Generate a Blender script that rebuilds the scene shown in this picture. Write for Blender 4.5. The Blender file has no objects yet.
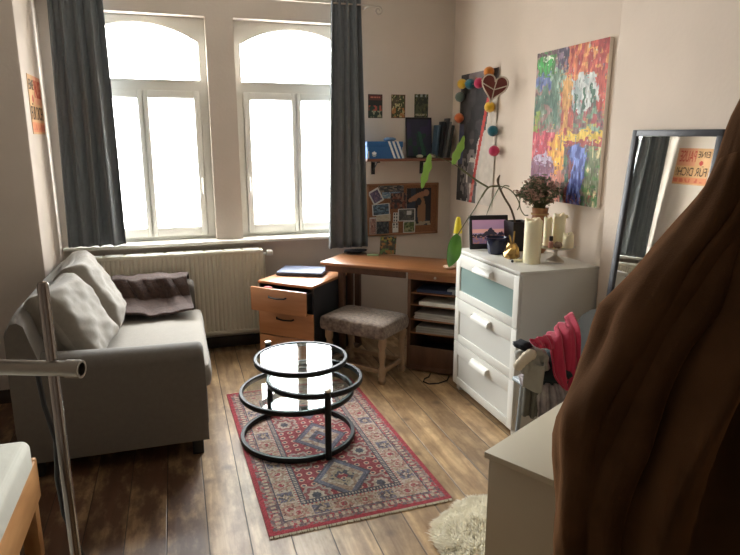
import bpy, bmesh, math, random
import numpy as np
from mathutils import Matrix, Vector
from math import sin, cos, pi, radians, sqrt, atan2
random.seed(7)
SC = bpy.context.scene
COL = SC.collection

# ------------------------------------------------------------------ camera, sky, light, exposure
cam_data = bpy.data.cameras.new('camera')
cam = bpy.data.objects.new('camera', cam_data)
COL.objects.link(cam)
cam.location = (0, 0, 1.68)
cam.rotation_euler = (radians(90 - 12.76), 0, radians(-17.7))
cam_data.sensor_width = 36
cam_data.lens = 605 * 36 / 740
cam_data.clip_start = 0.05
SC.camera = cam

world = bpy.data.worlds.new('sky')
SC.world = world
world.use_nodes = True
wn, wl = world.node_tree.nodes, world.node_tree.links
wn.clear()
w_out = wn.new('ShaderNodeOutputWorld')
w_bg = wn.new('ShaderNodeBackground')
w_tc = wn.new('ShaderNodeTexCoord')
w_sep = wn.new('ShaderNodeSeparateXYZ')
w_ramp = wn.new('ShaderNodeValToRGB')
w_ramp.color_ramp.elements[0].position = 0.0
w_ramp.color_ramp.elements[0].color = (0.50, 0.50, 0.50, 1)
w_ramp.color_ramp.elements[1].position = 0.25
w_ramp.color_ramp.elements[1].color = (0.975, 0.99, 1.0, 1)
wl.new(w_tc.outputs['Generated'], w_sep.inputs[0])
wl.new(w_sep.outputs['Z'], w_ramp.inputs[0])
wl.new(w_ramp.outputs[0], w_bg.inputs['Color'])
w_bg.inputs['Strength'].default_value = 11.0
wl.new(w_bg.outputs[0], w_out.inputs[0])

WIN_C = (-0.19, 0.977)            # window centres
for wx in WIN_C:                  # light portals in the two window openings
    ld = bpy.data.lights.new('window_portal', 'AREA')
    ld.shape = 'RECTANGLE'; ld.size = 0.95; ld.size_y = 1.7
    ld.cycles.is_portal = True
    lo = bpy.data.objects.new('window_portal', ld)
    lo.location = (wx, 5.2, 1.75); lo.rotation_euler = (radians(-90), 0, 0)
    COL.objects.link(lo)

SC.view_settings.view_transform = 'Standard'
SC.view_settings.look = 'None'
SC.view_settings.exposure = 2.08
SC.view_settings.gamma = 1
SC.view_settings.use_curve_mapping = False

# ------------------------------------------------------------------ colour + material helpers
def lin(c):
    c = c / 255.0
    return c / 12.92 if c <= 0.04045 else ((c + 0.055) / 1.055) ** 2.4
def rgb(r, g, b): return (lin(r), lin(g), lin(b), 1.0)

def mat(name, color, rough=0.6, metal=0.0, var=0.08, scale=8.0, bump=0.0, bscale=60.0, color2=None, sheen=0.0,
        coat=0.0, stretch=(1, 1, 1), spec=0.5, detail=4):
    m = bpy.data.materials.new(name); m.use_nodes = True
    n, l = m.node_tree.nodes, m.node_tree.links
    b = n['Principled BSDF']
    c = rgb(*color)
    if color2 is None:
        ca = tuple(min(1, x * (1 - var)) for x in c[:3]) + (1,)
        cb = tuple(min(1, x * (1 + var)) for x in c[:3]) + (1,)
    else:
        ca, cb = c, rgb(*color2)
    tc = n.new('ShaderNodeTexCoord'); mp = n.new('ShaderNodeMapping'); mp.inputs['Scale'].default_value = stretch
    nz = n.new('ShaderNodeTexNoise'); nz.inputs['Scale'].default_value = scale; nz.inputs['Detail'].default_value = detail
    rp = n.new('ShaderNodeValToRGB')
    rp.color_ramp.elements[0].position = 0.3; rp.color_ramp.elements[0].color = ca
    rp.color_ramp.elements[1].position = 0.7; rp.color_ramp.elements[1].color = cb
    l.new(tc.outputs['Object'], mp.inputs[0]); l.new(mp.outputs[0], nz.inputs['Vector'])
    l.new(nz.outputs['Fac'], rp.inputs[0]); l.new(rp.outputs[0], b.inputs['Base Color'])
    b.inputs['Roughness'].default_value = rough; b.inputs['Metallic'].default_value = metal
    b.inputs['Specular IOR Level'].default_value = spec
    if sheen: b.inputs['Sheen Weight'].default_value = sheen
    if coat: b.inputs['Coat Weight'].default_value = coat; b.inputs['Coat Roughness'].default_value = 0.15
    if bump:
        n2 = n.new('ShaderNodeTexNoise'); n2.inputs['Scale'].default_value = bscale; n2.inputs['Detail'].default_value = 3
        bp = n.new('ShaderNodeBump'); bp.inputs['Strength'].default_value = bump; bp.inputs['Distance'].default_value = 0.01
        l.new(mp.outputs[0], n2.inputs['Vector']); l.new(n2.outputs['Fac'], bp.inputs['Height'])
        l.new(bp.outputs[0], b.inputs['Normal'])
    return m

def attr_mat(name, rough=0.7, bump=0.0, bscale=200, sheen=0.0):
    m = bpy.data.materials.new(name); m.use_nodes = True
    n, l = m.node_tree.nodes, m.node_tree.links
    b = n['Principled BSDF']; a = n.new('ShaderNodeVertexColor'); a.layer_name = 'Col'
    l.new(a.outputs['Color'], b.inputs['Base Color']); b.inputs['Roughness'].default_value = rough
    if sheen: b.inputs['Sheen Weight'].default_value = sheen
    if bump:
        tc = n.new('ShaderNodeTexCoord'); n2 = n.new('ShaderNodeTexNoise'); n2.inputs['Scale'].default_value = bscale
        bp = n.new('ShaderNodeBump'); bp.inputs['Strength'].default_value = bump; bp.inputs['Distance'].default_value = 0.004
        l.new(tc.outputs['Object'], n2.inputs['Vector']); l.new(n2.outputs['Fac'], bp.inputs['Height']); l.new(bp.outputs[0], b.inputs['Normal'])
    return m

def glass_mat(name, tint=(0.97, 0.99, 0.985), ior=1.5, rough=0.0):
    m = bpy.data.materials.new(name); m.use_nodes = True
    n, l = m.node_tree.nodes, m.node_tree.links
    n.remove(n['Principled BSDF'])
    o = n['Material Output']; mx = n.new('ShaderNodeMixShader'); t = n.new('ShaderNodeBsdfTransparent'); g = n.new('ShaderNodeBsdfGlossy')
    fr = n.new('ShaderNodeFresnel'); fr.inputs['IOR'].default_value = ior
    t.inputs['Color'].default_value = tuple(tint) + (1,); g.inputs['Roughness'].default_value = rough
    ge = n.new('ShaderNodeNewGeometry'); mu = n.new('ShaderNodeMath'); mu.operation = 'SUBTRACT'; mu.inputs[0].default_value = 1.0
    mm_ = n.new('ShaderNodeMath'); mm_.operation = 'MULTIPLY'
    l.new(ge.outputs['Backfacing'], mu.inputs[1]); l.new(mu.outputs[0], mm_.inputs[0]); l.new(fr.outputs[0], mm_.inputs[1])
    l.new(mm_.outputs[0], mx.inputs[0]); l.new(t.outputs[0], mx.inputs[1]); l.new(g.outputs[0], mx.inputs[2]); l.new(mx.outputs[0], o.inputs[0])
    return m

def plank_mat(name):
    """old pine boards running along Y: each board its own tone, worn varnish with some painted shade, knots, dark joints"""
    m = bpy.data.materials.new(name); m.use_nodes = True
    n, l = m.node_tree.nodes, m.node_tree.links
    b = n['Principled BSDF']
    def math_(op, a, c=None, v=None):
        k = n.new('ShaderNodeMath'); k.operation = op
        if isinstance(a, (int, float)): k.inputs[0].default_value = a
        else: l.new(a, k.inputs[0])
        if c is not None:
            if isinstance(c, (int, float)): k.inputs[1].default_value = c
            else: l.new(c, k.inputs[1])
        return k.outputs[0]
    def mixc(f, c1, c2, mode='MIX'):
        k = n.new('ShaderNodeMix'); k.data_type = 'RGBA'; k.blend_type = mode
        if isinstance(f, (int, float)): k.inputs[0].default_value = f
        else: l.new(f, k.inputs[0])
        for i, c in ((6, c1), (7, c2)):
            if isinstance(c, tuple): k.inputs[i].default_value = c
            else: l.new(c, k.inputs[i])
        return k.outputs[2]
    tc = n.new('ShaderNodeTexCoord'); sp = n.new('ShaderNodeSeparateXYZ'); l.new(tc.outputs['Object'], sp.inputs[0])
    X, Y = sp.outputs['X'], sp.outputs['Y']
    W = 0.172
    xs = math_('DIVIDE', math_('ADD', X, 10.0 * W - 0.035), W)
    idx = math_('FLOOR', xs); fr = math_('FRACT', xs)
    wn_ = n.new('ShaderNodeTexWhiteNoise'); wn_.noise_dimensions = '1D'; l.new(idx, wn_.inputs['W'])
    rnd = wn_.outputs['Value']
    # grain
    cb = n.new('ShaderNodeCombineXYZ'); l.new(math_('MULTIPLY', X, 26.0), cb.inputs[0]); l.new(math_('MULTIPLY', Y, 2.2), cb.inputs[1]); l.new(math_('MULTIPLY', rnd, 37.0), cb.inputs[2])
    g = n.new('ShaderNodeTexNoise'); g.inputs['Scale'].default_value = 1.0; g.inputs['Detail'].default_value = 6; g.inputs['Distortion'].default_value = 0.6; l.new(cb.outputs[0], g.inputs['Vector'])
    # wear patches
    wr = n.new('ShaderNodeTexNoise'); wr.inputs['Scale'].default_value = 3.6; wr.inputs['Detail'].default_value = 7; wr.inputs['Roughness'].default_value = 0.65
    cb2 = n.new('ShaderNodeCombineXYZ'); l.new(math_('MULTIPLY', X, 2.6), cb2.inputs[0]); l.new(math_('MULTIPLY', Y, 1.1), cb2.inputs[1]); l.new(rnd, cb2.inputs[2]); l.new(cb2.outputs[0], wr.inputs['Vector'])
    # knots
    kv = n.new('ShaderNodeTexVoronoi'); kv.inputs['Scale'].default_value = 5.2; kv.inputs['Randomness'].default_value = 1.0; l.new(tc.outputs['Object'], kv.inputs['Vector'])
    kr = n.new('ShaderNodeMapRange'); kr.inputs[1].default_value = 0.06; kr.inputs[2].default_value = 0.19; kr.inputs[3].default_value = 1.0; kr.inputs[4].default_value = 0.0
    l.new(kv.outputs['Distance'], kr.inputs[0])
    rp = n.new('ShaderNodeValToRGB'); e = rp.color_ramp.elements
    e[0].position = 0.25; e[0].color = rgb(146, 112, 76); e[1].position = 0.72; e[1].color = rgb(214, 182, 138)
    l.new(g.outputs['Fac'], rp.inputs[0])
    # sofa-side boards: old dark red-brown varnish, colour darkened further to paint in shade
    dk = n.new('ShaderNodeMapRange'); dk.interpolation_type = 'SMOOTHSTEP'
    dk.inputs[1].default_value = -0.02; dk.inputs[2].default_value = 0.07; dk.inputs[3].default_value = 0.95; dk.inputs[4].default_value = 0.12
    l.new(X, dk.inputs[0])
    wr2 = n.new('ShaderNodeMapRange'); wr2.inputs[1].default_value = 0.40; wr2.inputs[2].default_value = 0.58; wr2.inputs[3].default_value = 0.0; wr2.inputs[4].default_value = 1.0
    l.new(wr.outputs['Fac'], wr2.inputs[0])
    varn_shade = n.new('ShaderNodeValToRGB'); ve = varn_shade.color_ramp.elements
    ve[0].position = 0.3; ve[0].color = rgb(42, 25, 18); ve[1].position = 0.75; ve[1].color = rgb(86, 54, 40); l.new(g.outputs['Fac'], varn_shade.inputs[0])
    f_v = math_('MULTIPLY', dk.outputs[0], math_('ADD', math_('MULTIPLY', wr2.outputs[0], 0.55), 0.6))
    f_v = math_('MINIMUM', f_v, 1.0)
    c = mixc(f_v, rp.outputs[0], varn_shade.outputs[0])
    c = mixc(math_('MULTIPLY', wr2.outputs[0], 0.5), c, rgb(98, 70, 48))
    c = mixc(math_('MULTIPLY', kr.outputs[0], 0.55), c, rgb(70, 44, 28))
    tone = n.new('ShaderNodeMapRange'); tone.inputs[3].default_value = 0.80; tone.inputs[4].default_value = 1.12; l.new(rnd, tone.inputs[0])
    tn = n.new('ShaderNodeVectorMath'); tn.operation = 'SCALE'; l.new(c, tn.inputs[0]); l.new(tone.outputs[0], tn.inputs['Scale'])
    j = math_('MINIMUM', fr, math_('SUBTRACT', 1.0, fr))
    jr = n.new('ShaderNodeMapRange'); jr.inputs[1].default_value = 0.008; jr.inputs[2].default_value = 0.02; jr.inputs[3].default_value = 1.0; jr.inputs[4].default_value = 0.0; l.new(j, jr.inputs[0])
    c = mixc(math_('MULTIPLY', jr.outputs[0], 0.85), tn.outputs[0], rgb(34, 22, 15))
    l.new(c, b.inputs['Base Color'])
    rr = n.new('ShaderNodeMapRange'); rr.inputs[3].default_value = 0.28; rr.inputs[4].default_value = 0.55; l.new(wr.outputs['Fac'], rr.inputs[0]); l.new(rr.outputs[0], b.inputs['Roughness'])
    b.inputs['Specular IOR Level'].default_value = 0.45
    bp = n.new('ShaderNodeBump'); bp.inputs['Strength'].default_value = 0.5; bp.inputs['Distance'].default_value = 0.004
    hh = math_('SUBTRACT', math_('MULTIPLY', g.outputs['Fac'], 0.35), jr.outputs[0]); l.new(hh, bp.inputs['Height']); l.new(bp.outputs[0], b.inputs['Normal'])
    return m

# ------------------------------------------------------------------ mesh helpers
def tag(o, label=None, cat=None, group=None, kind=None):
    if label: o['label'] = label
    if cat: o['category'] = cat
    if group: o['group'] = group
    if kind: o['kind'] = kind
    return o

def thing(name, label, cat, loc=(0, 0, 0), rotz=0.0, group=None):
    o = bpy.data.objects.new(name, None); COL.objects.link(o)
    o.empty_display_size = 0.1
    o.location = loc; o.rotation_euler = (0, 0, rotz)
    o['pm'] = 0; del o['pm']
    return tag(o, label, cat, group)

def world_of(o):
    m = Matrix.Identity(4)
    while o is not None:
        m = Matrix.Translation(o.location) @ o.rotation_euler.to_matrix().to_4x4() @ m
        o = o.parent
    return m

class MB:
    def __init__(s): s.bm = bmesh.new()
    def box(s, c, d, rz=0.0, bev=0.0, seg=2, rot=None):
        r = bmesh.ops.create_cube(s.bm, size=1.0); vs = r['verts']
        M = Matrix.Translation(c) @ (rot.to_4x4() if rot is not None else Matrix.Rotation(rz, 4, 'Z')) @ Matrix.Diagonal((d[0], d[1], d[2], 1))
        bmesh.ops.transform(s.bm, matrix=M, verts=vs)
        if bev:
            es = list({e for v in vs for e in v.link_edges})
            bmesh.ops.bevel(s.bm, geom=es, offset=bev, segments=seg, profile=0.5, affect='EDGES')
        return s
    def span(s, a, b, bev=0.0, seg=2):
        return s.box([(a[i] + b[i]) / 2 for i in range(3)], [abs(b[i] - a[i]) for i in range(3)], 0, bev, seg)
    def rings(s, rings, closed=True, cap=True):
        prev = None; all_ = []
        for rg in rings:
            cur = [s.bm.verts.new(p) for p in rg]; all_.append(cur)
            if prev:
                n = len(cur)
                for i in range(n if closed else n - 1):
                    j = (i + 1) % n
                    s.bm.faces.new((prev[i], prev[j], cur[j], cur[i]))
            prev = cur
        if cap and closed:
            s.bm.faces.new(list(reversed(all_[0]))); s.bm.faces.new(all_[-1])
        return s
    def tube(s, pts, r, seg=10, cap=True):
        pts = [Vector(p) for p in pts]; n = len(pts)
        rr = r if isinstance(r, (list, tuple)) else [r] * n
        t = (pts[1] - pts[0]).normalized()
        up = Vector((0, 0, 1)) if abs(t.z) < 0.9 else Vector((1, 0, 0))
        u = t.cross(up).normalized(); rg = []
        for i, p in enumerate(pts):
            t = (pts[min(i + 1, n - 1)] - pts[max(i - 1, 0)]).normalized()
            u = (u - t * u.dot(t)).normalized(); v = t.cross(u)
            rg.append([p + (u * cos(a) + v * sin(a)) * rr[i] for a in [2 * pi * k / seg for k in range(seg)]])
        return s.rings(rg, True, cap)
    def lathe(s, prof, c=(0, 0, 0), seg=32, axis='Z', cap=True):
        rg = []
        for r, z in prof:
            r = max(r, 1e-4)
            if axis == 'Z': rg.append([(c[0] + r * cos(2 * pi * k / seg), c[1] + r * sin(2 * pi * k / seg), c[2] + z) for k in range(seg)])
            elif axis == 'Y': rg.append([(c[0] + r * cos(2 * pi * k / seg), c[1] + z, c[2] + r * sin(2 * pi * k / seg)) for k in range(seg)])
            else: rg.append([(c[0] + z, c[1] + r * cos(2 * pi * k / seg), c[2] + r * sin(2 * pi * k / seg)) for k in range(seg)])
        return s.rings(rg, True, cap)
    def ball(s, c, r, sub=2, sc=(1, 1, 1)):
        q = bmesh.ops.create_icosphere(s.bm, subdivisions=sub, radius=r)
        bmesh.ops.transform(s.bm, matrix=Matrix.Translation(c) @ Matrix.Diagonal((*sc, 1)), verts=q['verts'])
        return s
    def torus(s, c, R, r, seg=64, h=None):
        """flat band ring: rectangular section (2r wide, h high)"""
        h = h or 2 * r
        rg = []
        for k in range(seg):
            a = 2 * pi * k / seg; ca, sa = cos(a), sin(a)
            rg.append([(c[0] + (R + dx) * ca, c[1] + (R + dx) * sa, c[2] + dz) for dx, dz in ((-r, -h / 2), (r * .7, -h / 2), (r, -h / 2 * .7), (r, h / 2 * .7), (r * .7, h / 2), (-r, h / 2))])
        rg.append(rg[0])
        n0 = len(rg)
        s.rings(rg, True, False)
        bmesh.ops.remove_doubles(s.bm, verts=s.bm.verts, dist=1e-6)
        return s
    def grid(s, fn, nu, nv, thick=0.0, wrap=False):
        P = [[Vector(fn(i / nu, j / nv)) for i in range(nu + 1)] for j in range(nv + 1)]
        V = [[s.bm.verts.new(p) for p in row] for row in P]
        for j in range(nv):
            for i in range(nu): s.bm.faces.new((V[j][i], V[j][i + 1], V[j + 1][i + 1], V[j + 1][i]))
        if thick:
            s.bm.normal_update()
            N = [[v.normal.copy() for v in row] for row in V]
            W = [[s.bm.verts.new(P[j][i] - N[j][i] * thick) for i in range(nu + 1)] for j in range(nv + 1)]
            for j in range(nv):
                for i in range(nu): s.bm.faces.new((W[j + 1][i], W[j + 1][i + 1], W[j][i + 1], W[j][i]))
            for i in range(nu):
                s.bm.faces.new((V[0][i + 1], V[0][i], W[0][i], W[0][i + 1])); s.bm.faces.new((V[nv][i], V[nv][i + 1], W[nv][i + 1], W[nv][i]))
            for j in range(nv):
                s.bm.faces.new((V[j][0], V[j + 1][0], W[j + 1][0], W[j][0])); s.bm.faces.new((V[j + 1][nu], V[j][nu], W[j][nu], W[j + 1][nu]))
        return s
    def prism(s, poly, z0, z1, plane='XY'):
        def P(a, b, z): return (a, b, z) if plane == 'XY' else ((a, z, b) if plane == 'XZ' else (z, a, b))
        A = [s.bm.verts.new(P(a, b, z0)) for a, b in poly]; B = [s.bm.verts.new(P(a, b, z1)) for a, b in poly]
        n = len(poly)
        s.bm.faces.new(list(reversed(A))); s.bm.faces.new(B)
        for i in range(n): s.bm.faces.new((A[i], A[(i + 1) % n], B[(i + 1) % n], B[i]))
        return s
    def warp(s, f):
        for v in s.bm.verts: v.co = f(v.co)
        return s
    def build(s, name, m, parent=None, smooth=True, world=False, angle=40, label=None, sub=0):
        bm = s.bm
        bmesh.ops.recalc_face_normals(bm, faces=bm.faces)
        loc = Vector((0, 0, 0))
        if parent is not None:
            if world: bmesh.ops.transform(bm, matrix=world_of(parent).inverted(), verts=bm.verts)
        else:
            xs = [v.co for v in bm.verts]
            lo = [min(c[i] for c in xs) for i in range(3)]; hi = [max(c[i] for c in xs) for i in range(3)]
            loc = Vector(((lo[0] + hi[0]) / 2, (lo[1] + hi[1]) / 2, lo[2]))
            bmesh.ops.translate(bm, verts=bm.verts, vec=-loc)
        if smooth:
            for f in bm.faces: f.smooth = True
            ca = radians(angle)
            for e in bm.edges:
                if len(e.link_faces) == 2 and e.calc_face_angle(0) > ca: e.smooth = False
        me = bpy.data.meshes.new(name); bm.to_mesh(me); bm.free()
        me.materials.append(m)
        o = bpy.data.objects.new(name, me); COL.objects.link(o); o.location = loc
        if parent is not None: o.parent = parent
        if label: o['label'] = label
        if sub:
            md = o.modifiers.new('sub', 'SUBSURF'); md.levels = sub; md.render_levels = sub
        return o

def struct(o): o['kind'] = 'structure'; return o

def noise2(U, V, fx, fy, seed):
    """smooth value noise on arrays in metres-like coords"""
    x = U * fx; y = V * fy; xi = np.floor(x).astype(int); yi = np.floor(y).astype(int); xf = x - xi; yf = y - yi
    def h(a, b):
        t = (a * 374761393 + b * 668265263 + seed * 982451653) & 0xffffffff
        t = ((t ^ (t >> 13)) * 1274126177) & 0xffffffff
        return ((t ^ (t >> 16)) & 0xffff) / 65535.0
    sx = xf * xf * (3 - 2 * xf); sy = yf * yf * (3 - 2 * yf)
    return (h(xi, yi) * (1 - sx) + h(xi + 1, yi) * sx) * (1 - sy) + (h(xi, yi + 1) * (1 - sx) + h(xi + 1, yi + 1) * sx) * sy

def painted(name, origin, uv, vv, nu, nv, fn, thick, m, parent=None, side=(220, 215, 205), world=False, backfn=None):
    """a real slab whose front face carries a pattern; fn(U,V)->(...,3) sRGB 0..255, U,V in 0..1; V=0 at the bottom"""
    o = Vector(origin); u = Vector(uv); v = Vector(vv); nrm = u.cross(v).normalized()
    verts = []
    for j in range(nv + 1):
        for i in range(nu + 1): verts.append(o + u * (i / nu) + v * (j / nv))
    nb = len(verts)
    verts += [p - nrm * thick for p in (o, o + u, o + u + v, o + v)]
    faces = [(j * (nu + 1) + i, j * (nu + 1) + i + 1, (j + 1) * (nu + 1) + i + 1, (j + 1) * (nu + 1) + i) for j in range(nv) for i in range(nu)]
    nf = len(faces)
    bl, br = 0, nu; tl, tr = nv * (nu + 1), nv * (nu + 1) + nu
    bot = list(range(0, nu + 1)); top = [tl + i for i in range(nu + 1)]
    lef = [j * (nu + 1) for j in range(nv + 1)]; rig = [j * (nu + 1) + nu for j in range(nv + 1)]
    faces.append(tuple([nb, nb + 1] + bot[::-1])); faces.append(tuple([nb + 2, nb + 3] + top))
    faces.append(tuple([nb + 3, nb] + lef)); faces.append(tuple([nb + 1, nb + 2] + rig[::-1]))
    faces.append((nb + 3, nb + 2, nb + 1, nb))
    base = Vector((0, 0, 0))
    if parent is None:
        base = o + u * .5 + v * 0.0
        if abs(v.z) < 1e-6: base = o + u * .5 + v * .5
        verts = [p - base for p in verts]
    elif world:
        Mi = world_of(parent).inverted(); verts = [Mi @ p for p in verts]
    me = bpy.data.meshes.new(name); me.from_pydata([tuple(p) for p in verts], [], faces); me.update()
    I, J = np.meshgrid((np.arange(nu) + .5) / nu, (np.arange(nv) + .5) / nv)
    c = np.clip(fn(I, J) / 255.0, 0, 1); c = np.where(c <= 0.04045, c / 12.92, ((c + 0.055) / 1.055) ** 2.4).reshape(-1, 3)
    sd = np.array([lin(x) for x in side])
    cols = np.ones((len(me.loops), 4), dtype=np.float32)
    cols[:nf * 4, :3] = np.repeat(c, 4, axis=0); cols[nf * 4:, :3] = sd
    ca = me.color_attributes.new('Col', 'FLOAT_COLOR', 'CORNER'); ca.data.foreach_set('color', cols.ravel())
    me.materials.append(m)
    ob = bpy.data.objects.new(name, me); COL.objects.link(ob); ob.location = base
    if parent is not None: ob.parent = parent
    return ob

def text_mesh(name, txt, size, origin, xdir, ydir, m, parent, depth=0.0006, world=True, xs=1.0):
    cu = bpy.data.curves.new(name, 'FONT'); cu.body = txt; cu.size = size; cu.extrude = depth
    to = bpy.data.objects.new(name, cu); COL.objects.link(to)
    dg = bpy.context.evaluated_depsgraph_get(); me = bpy.data.meshes.new_from_object(to.evaluated_get(dg))
    bpy.data.objects.remove(to); bpy.data.curves.remove(cu)
    x = Vector(xdir).normalized(); y = Vector(ydir).normalized(); z = x.cross(y)
    M = Matrix(((x.x * xs, y.x, z.x, origin[0]), (x.y * xs, y.y, z.y, origin[1]), (x.z * xs, y.z, z.z, origin[2]), (0, 0, 0, 1)))
    if world: M = world_of(parent).inverted() @ M
    me.transform(M); me.materials.clear(); me.materials.append(m)
    o = bpy.data.objects.new(name, me); COL.objects.link(o); o.parent = parent
    return o

def C3(*c): return np.array(c, dtype=float)
def fill(U, c): return np.ones(U.shape + (3,)) * np.array(c, dtype=float)
def put(A, mask, c):
    m = np.clip(mask.astype(float), 0, 1)[..., None]
    A[:] = A * (1 - m) + np.array(c, dtype=float) * m

# ------------------------------------------------------------------ materials
M_wall = mat('painted_plaster', (208, 196, 184), 0.9, var=0.03, scale=3, bump=0.12, bscale=45)
M_wall_r = mat('warm_painted_plaster', (222, 206, 190), 0.9, var=0.03, scale=3, bump=0.12, bscale=45)
M_ceil = mat('ceiling_paint', (225, 222, 215), 0.95, var=0.02)
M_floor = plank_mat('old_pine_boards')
M_upvc = mat('white_window_plastic', (226, 224, 216), 0.35, var=0.01)
M_seal = mat('dark_rubber_seal', (70, 68, 66), 0.7)
M_sill = mat('white_sill_paint', (225, 220, 210), 0.45, var=0.03)
M_pane = glass_mat('window_glass', (0.98, 0.99, 0.985), 1.45)
M_curtain = mat('slate_grey_cloth', (104, 109, 112), 0.9, var=0.06, scale=30, bump=0.15, bscale=300, sheen=0.2)
M_rad = mat('cream_radiator_paint', (205, 197, 178), 0.45, var=0.02)
M_base = mat('dark_brown_paint', (58, 46, 38), 0.5)
M_iron = mat('wrought_iron_light', (178, 168, 156), 0.5, 0.4)
M_chrome = mat('chrome', (160, 152, 146), 0.09, 1.0, var=0.04)
M_steel = mat('brushed_steel', (160, 152, 142), 0.32, 1.0, var=0.05, scale=30)
M_black = mat('black_powder_coat', (14, 14, 16), 0.5, spec=.3)
M_blackp = mat('black_plastic', (24, 23, 24), 0.5)
M_glass_t = glass_mat('table_glass', (0.90, 0.95, 0.94), 1.65)
M_sofa = mat('taupe_sofa_cloth', (104, 97, 89), 0.95, var=0.05, scale=40, bump=0.25, bscale=350, sheen=0.25)
M_sofa2 = mat('stone_grey_cushion_cloth', (138, 131, 121), 0.95, var=0.05, scale=40, bump=0.25, bscale=350, sheen=0.2)
M_throw = mat('brown_fluffy_throw', (64, 44, 36), 1.0, var=0.35, scale=60, bump=1.0, bscale=120, sheen=0.15)
M_wood_o = mat('orange_beech_wood', (172, 114, 72), 0.4, scale=3, color2=(190, 132, 88), stretch=(1, 8, 8), coat=0.2)
M_wood_d = mat('desk_honey_oak', (126, 80, 48), 0.35, scale=3, color2=(156, 104, 64), stretch=(1.2, 12, 6), coat=0.3)
M_wood_dd = mat('desk_dark_oak', (78, 52, 36), 0.5, scale=3, color2=(100, 68, 48), stretch=(8, 8, 1.5))
M_wood_s = mat('turned_stool_oak', (140, 112, 86), 0.55, scale=4, color2=(170, 140, 110), stretch=(6, 6, 1))
M_wood_sh = mat('reddish_shelf_wood', (104, 62, 46), 0.5, scale=4, color2=(126, 78, 58), stretch=(1, 8, 8))
M_dark_lam = mat('anthracite_laminate', (38, 40, 46), 0.5)
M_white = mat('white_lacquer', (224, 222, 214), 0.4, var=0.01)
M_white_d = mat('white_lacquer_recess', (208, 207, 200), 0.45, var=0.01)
M_frost = mat('frosted_teal_glass', (142, 164, 160), 0.25, var=0.04, scale=2, coat=0.3)
M_unit = mat('cream_lacquer', (196, 186, 164), 0.5, var=0.02)
M_wax = mat('cream_wax', (244, 234, 200), 0.5, var=0.03)
M_wax.node_tree.nodes['Principled BSDF'].inputs['Subsurface Weight'].default_value = 0.3
M_wax.node_tree.nodes['Principled BSDF'].inputs['Subsurface Radius'].default_value = (0.02, 0.015, 0.008)
M_gold = mat('polished_gold', (172, 140, 88), 0.36, 1.0, var=0.06)
M_navy = mat('navy_glaze', (28, 34, 62), 0.2, var=0.05)
M_silver = mat('tarnished_silver', (206, 198, 186), 0.35, 1.0, var=0.1)
M_coat = mat('brown_corduroy', (86, 60, 40), 1.0, var=0.25, scale=9, bump=0.12, bscale=420, spec=.05, sheen=.55)
M_coat.node_tree.nodes['Principled BSDF'].inputs['Sheen Tint'].default_value = rgb(196, 140, 92)
M_coat.node_tree.nodes['Principled BSDF'].inputs['Sheen Roughness'].default_value = .4
M_attr = attr_mat('printed_paper', 0.6)
M_canvas = attr_mat('oil_paint_on_canvas', 0.5, 0.5, 160)
M_rug = attr_mat('woven_wool', 0.95, 0.5, 500, 0.2)
M_fringe = mat('cream_cotton_fringe', (210, 200, 178), 0.95)
M_fleece = mat('cream_sheepskin_wool', (250, 246, 234), 0.95, var=0.05, scale=12, sheen=0.3)
M_leaf = mat('bright_green_leaf', (66, 128, 36), 0.45, scale=10, color2=(92, 158, 52))
M_leaf_l = mat('lime_green_leaf', (140, 190, 78), 0.5, scale=10, color2=(160, 208, 98))
M_stem = mat('green_brown_stem', (84, 88, 58), 0.7, scale=20, color2=(108, 104, 74))

_n, _l = M_fleece.node_tree.nodes, M_fleece.node_tree.links
_t = _n.new('ShaderNodeBsdfTranslucent'); _t.inputs['Color'].default_value = rgb(250, 244, 226); _m = _n.new('ShaderNodeMixShader'); _m.inputs[0].default_value = 0.45
_l.new(_n['Principled BSDF'].outputs[0], _m.inputs[1]); _l.new(_t.outputs[0], _m.inputs[2]); _l.new(_m.outputs[0], _n['Material Output'].inputs[0])
# ================================================================== THE ROOM
XR, XB, YW, YL, XL, ZC = 2.33, 2.24, 4.95, 4.25, -2.4, 3.1
YF = -3.6
struct(MB().span((XL - .1, YF - .1, -0.1), (XR + .1, YW + .4, 0)).build('floor', M_floor, smooth=False))
# object coordinates of the floor drive the boards: put its origin at the world origin
fl = bpy.data.objects['floor']; me = fl.data; me.transform(Matrix.Translation(fl.location)); fl.location = (0, 0, 0)
struct(MB().span((XL - .1, YF - .1, ZC), (XR + .1, YW + .4, ZC + .1)).build('ceiling', M_ceil, smooth=False))
# window wall with two rectangular reveals
wb = MB(); T0, T1 = YW, YW + 0.32
HW = 0.48; ZB, ZT = 0.905, 2.58
xs = [-0.93, WIN_C[0] - HW, WIN_C[0] + HW, WIN_C[1] - HW, WIN_C[1] + HW, XR + .1]
wb.span((xs[0], T0, 0), (xs[1], T1, ZC)); wb.span((xs[2], T0, 0), (xs[3], T1, ZC)); wb.span((xs[4], T0, 0), (xs[5], T1, ZC))
for a, b in ((xs[1], xs[2]), (xs[3], xs[4])):
    wb.span((a, T0, 0), (b, T1, ZB)); wb.span((a, T0, ZT), (b, T1, ZC))
struct(wb.build('wall_back', M_wall, smooth=False))
struct(MB().span((XL - .1, YL, 0), (-0.83, T1, ZC), bev=0.02).build('wall_left', M_wall, smooth=True))
struct(MB().span((XL - .1, YF - .1, 0), (XL, YL, ZC)).build('wall_left', M_wall, smooth=False))
struct(MB().span((XR, 2.70, 0), (XR + .1, YW, ZC)).build('wall_right', M_wall_r, smooth=False))
struct(MB().span((XB, YF - .1, 0), (XR + .1, 2.78, ZC), bev=0.008).build('wall_right', M_wall_r, smooth=True))
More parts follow.
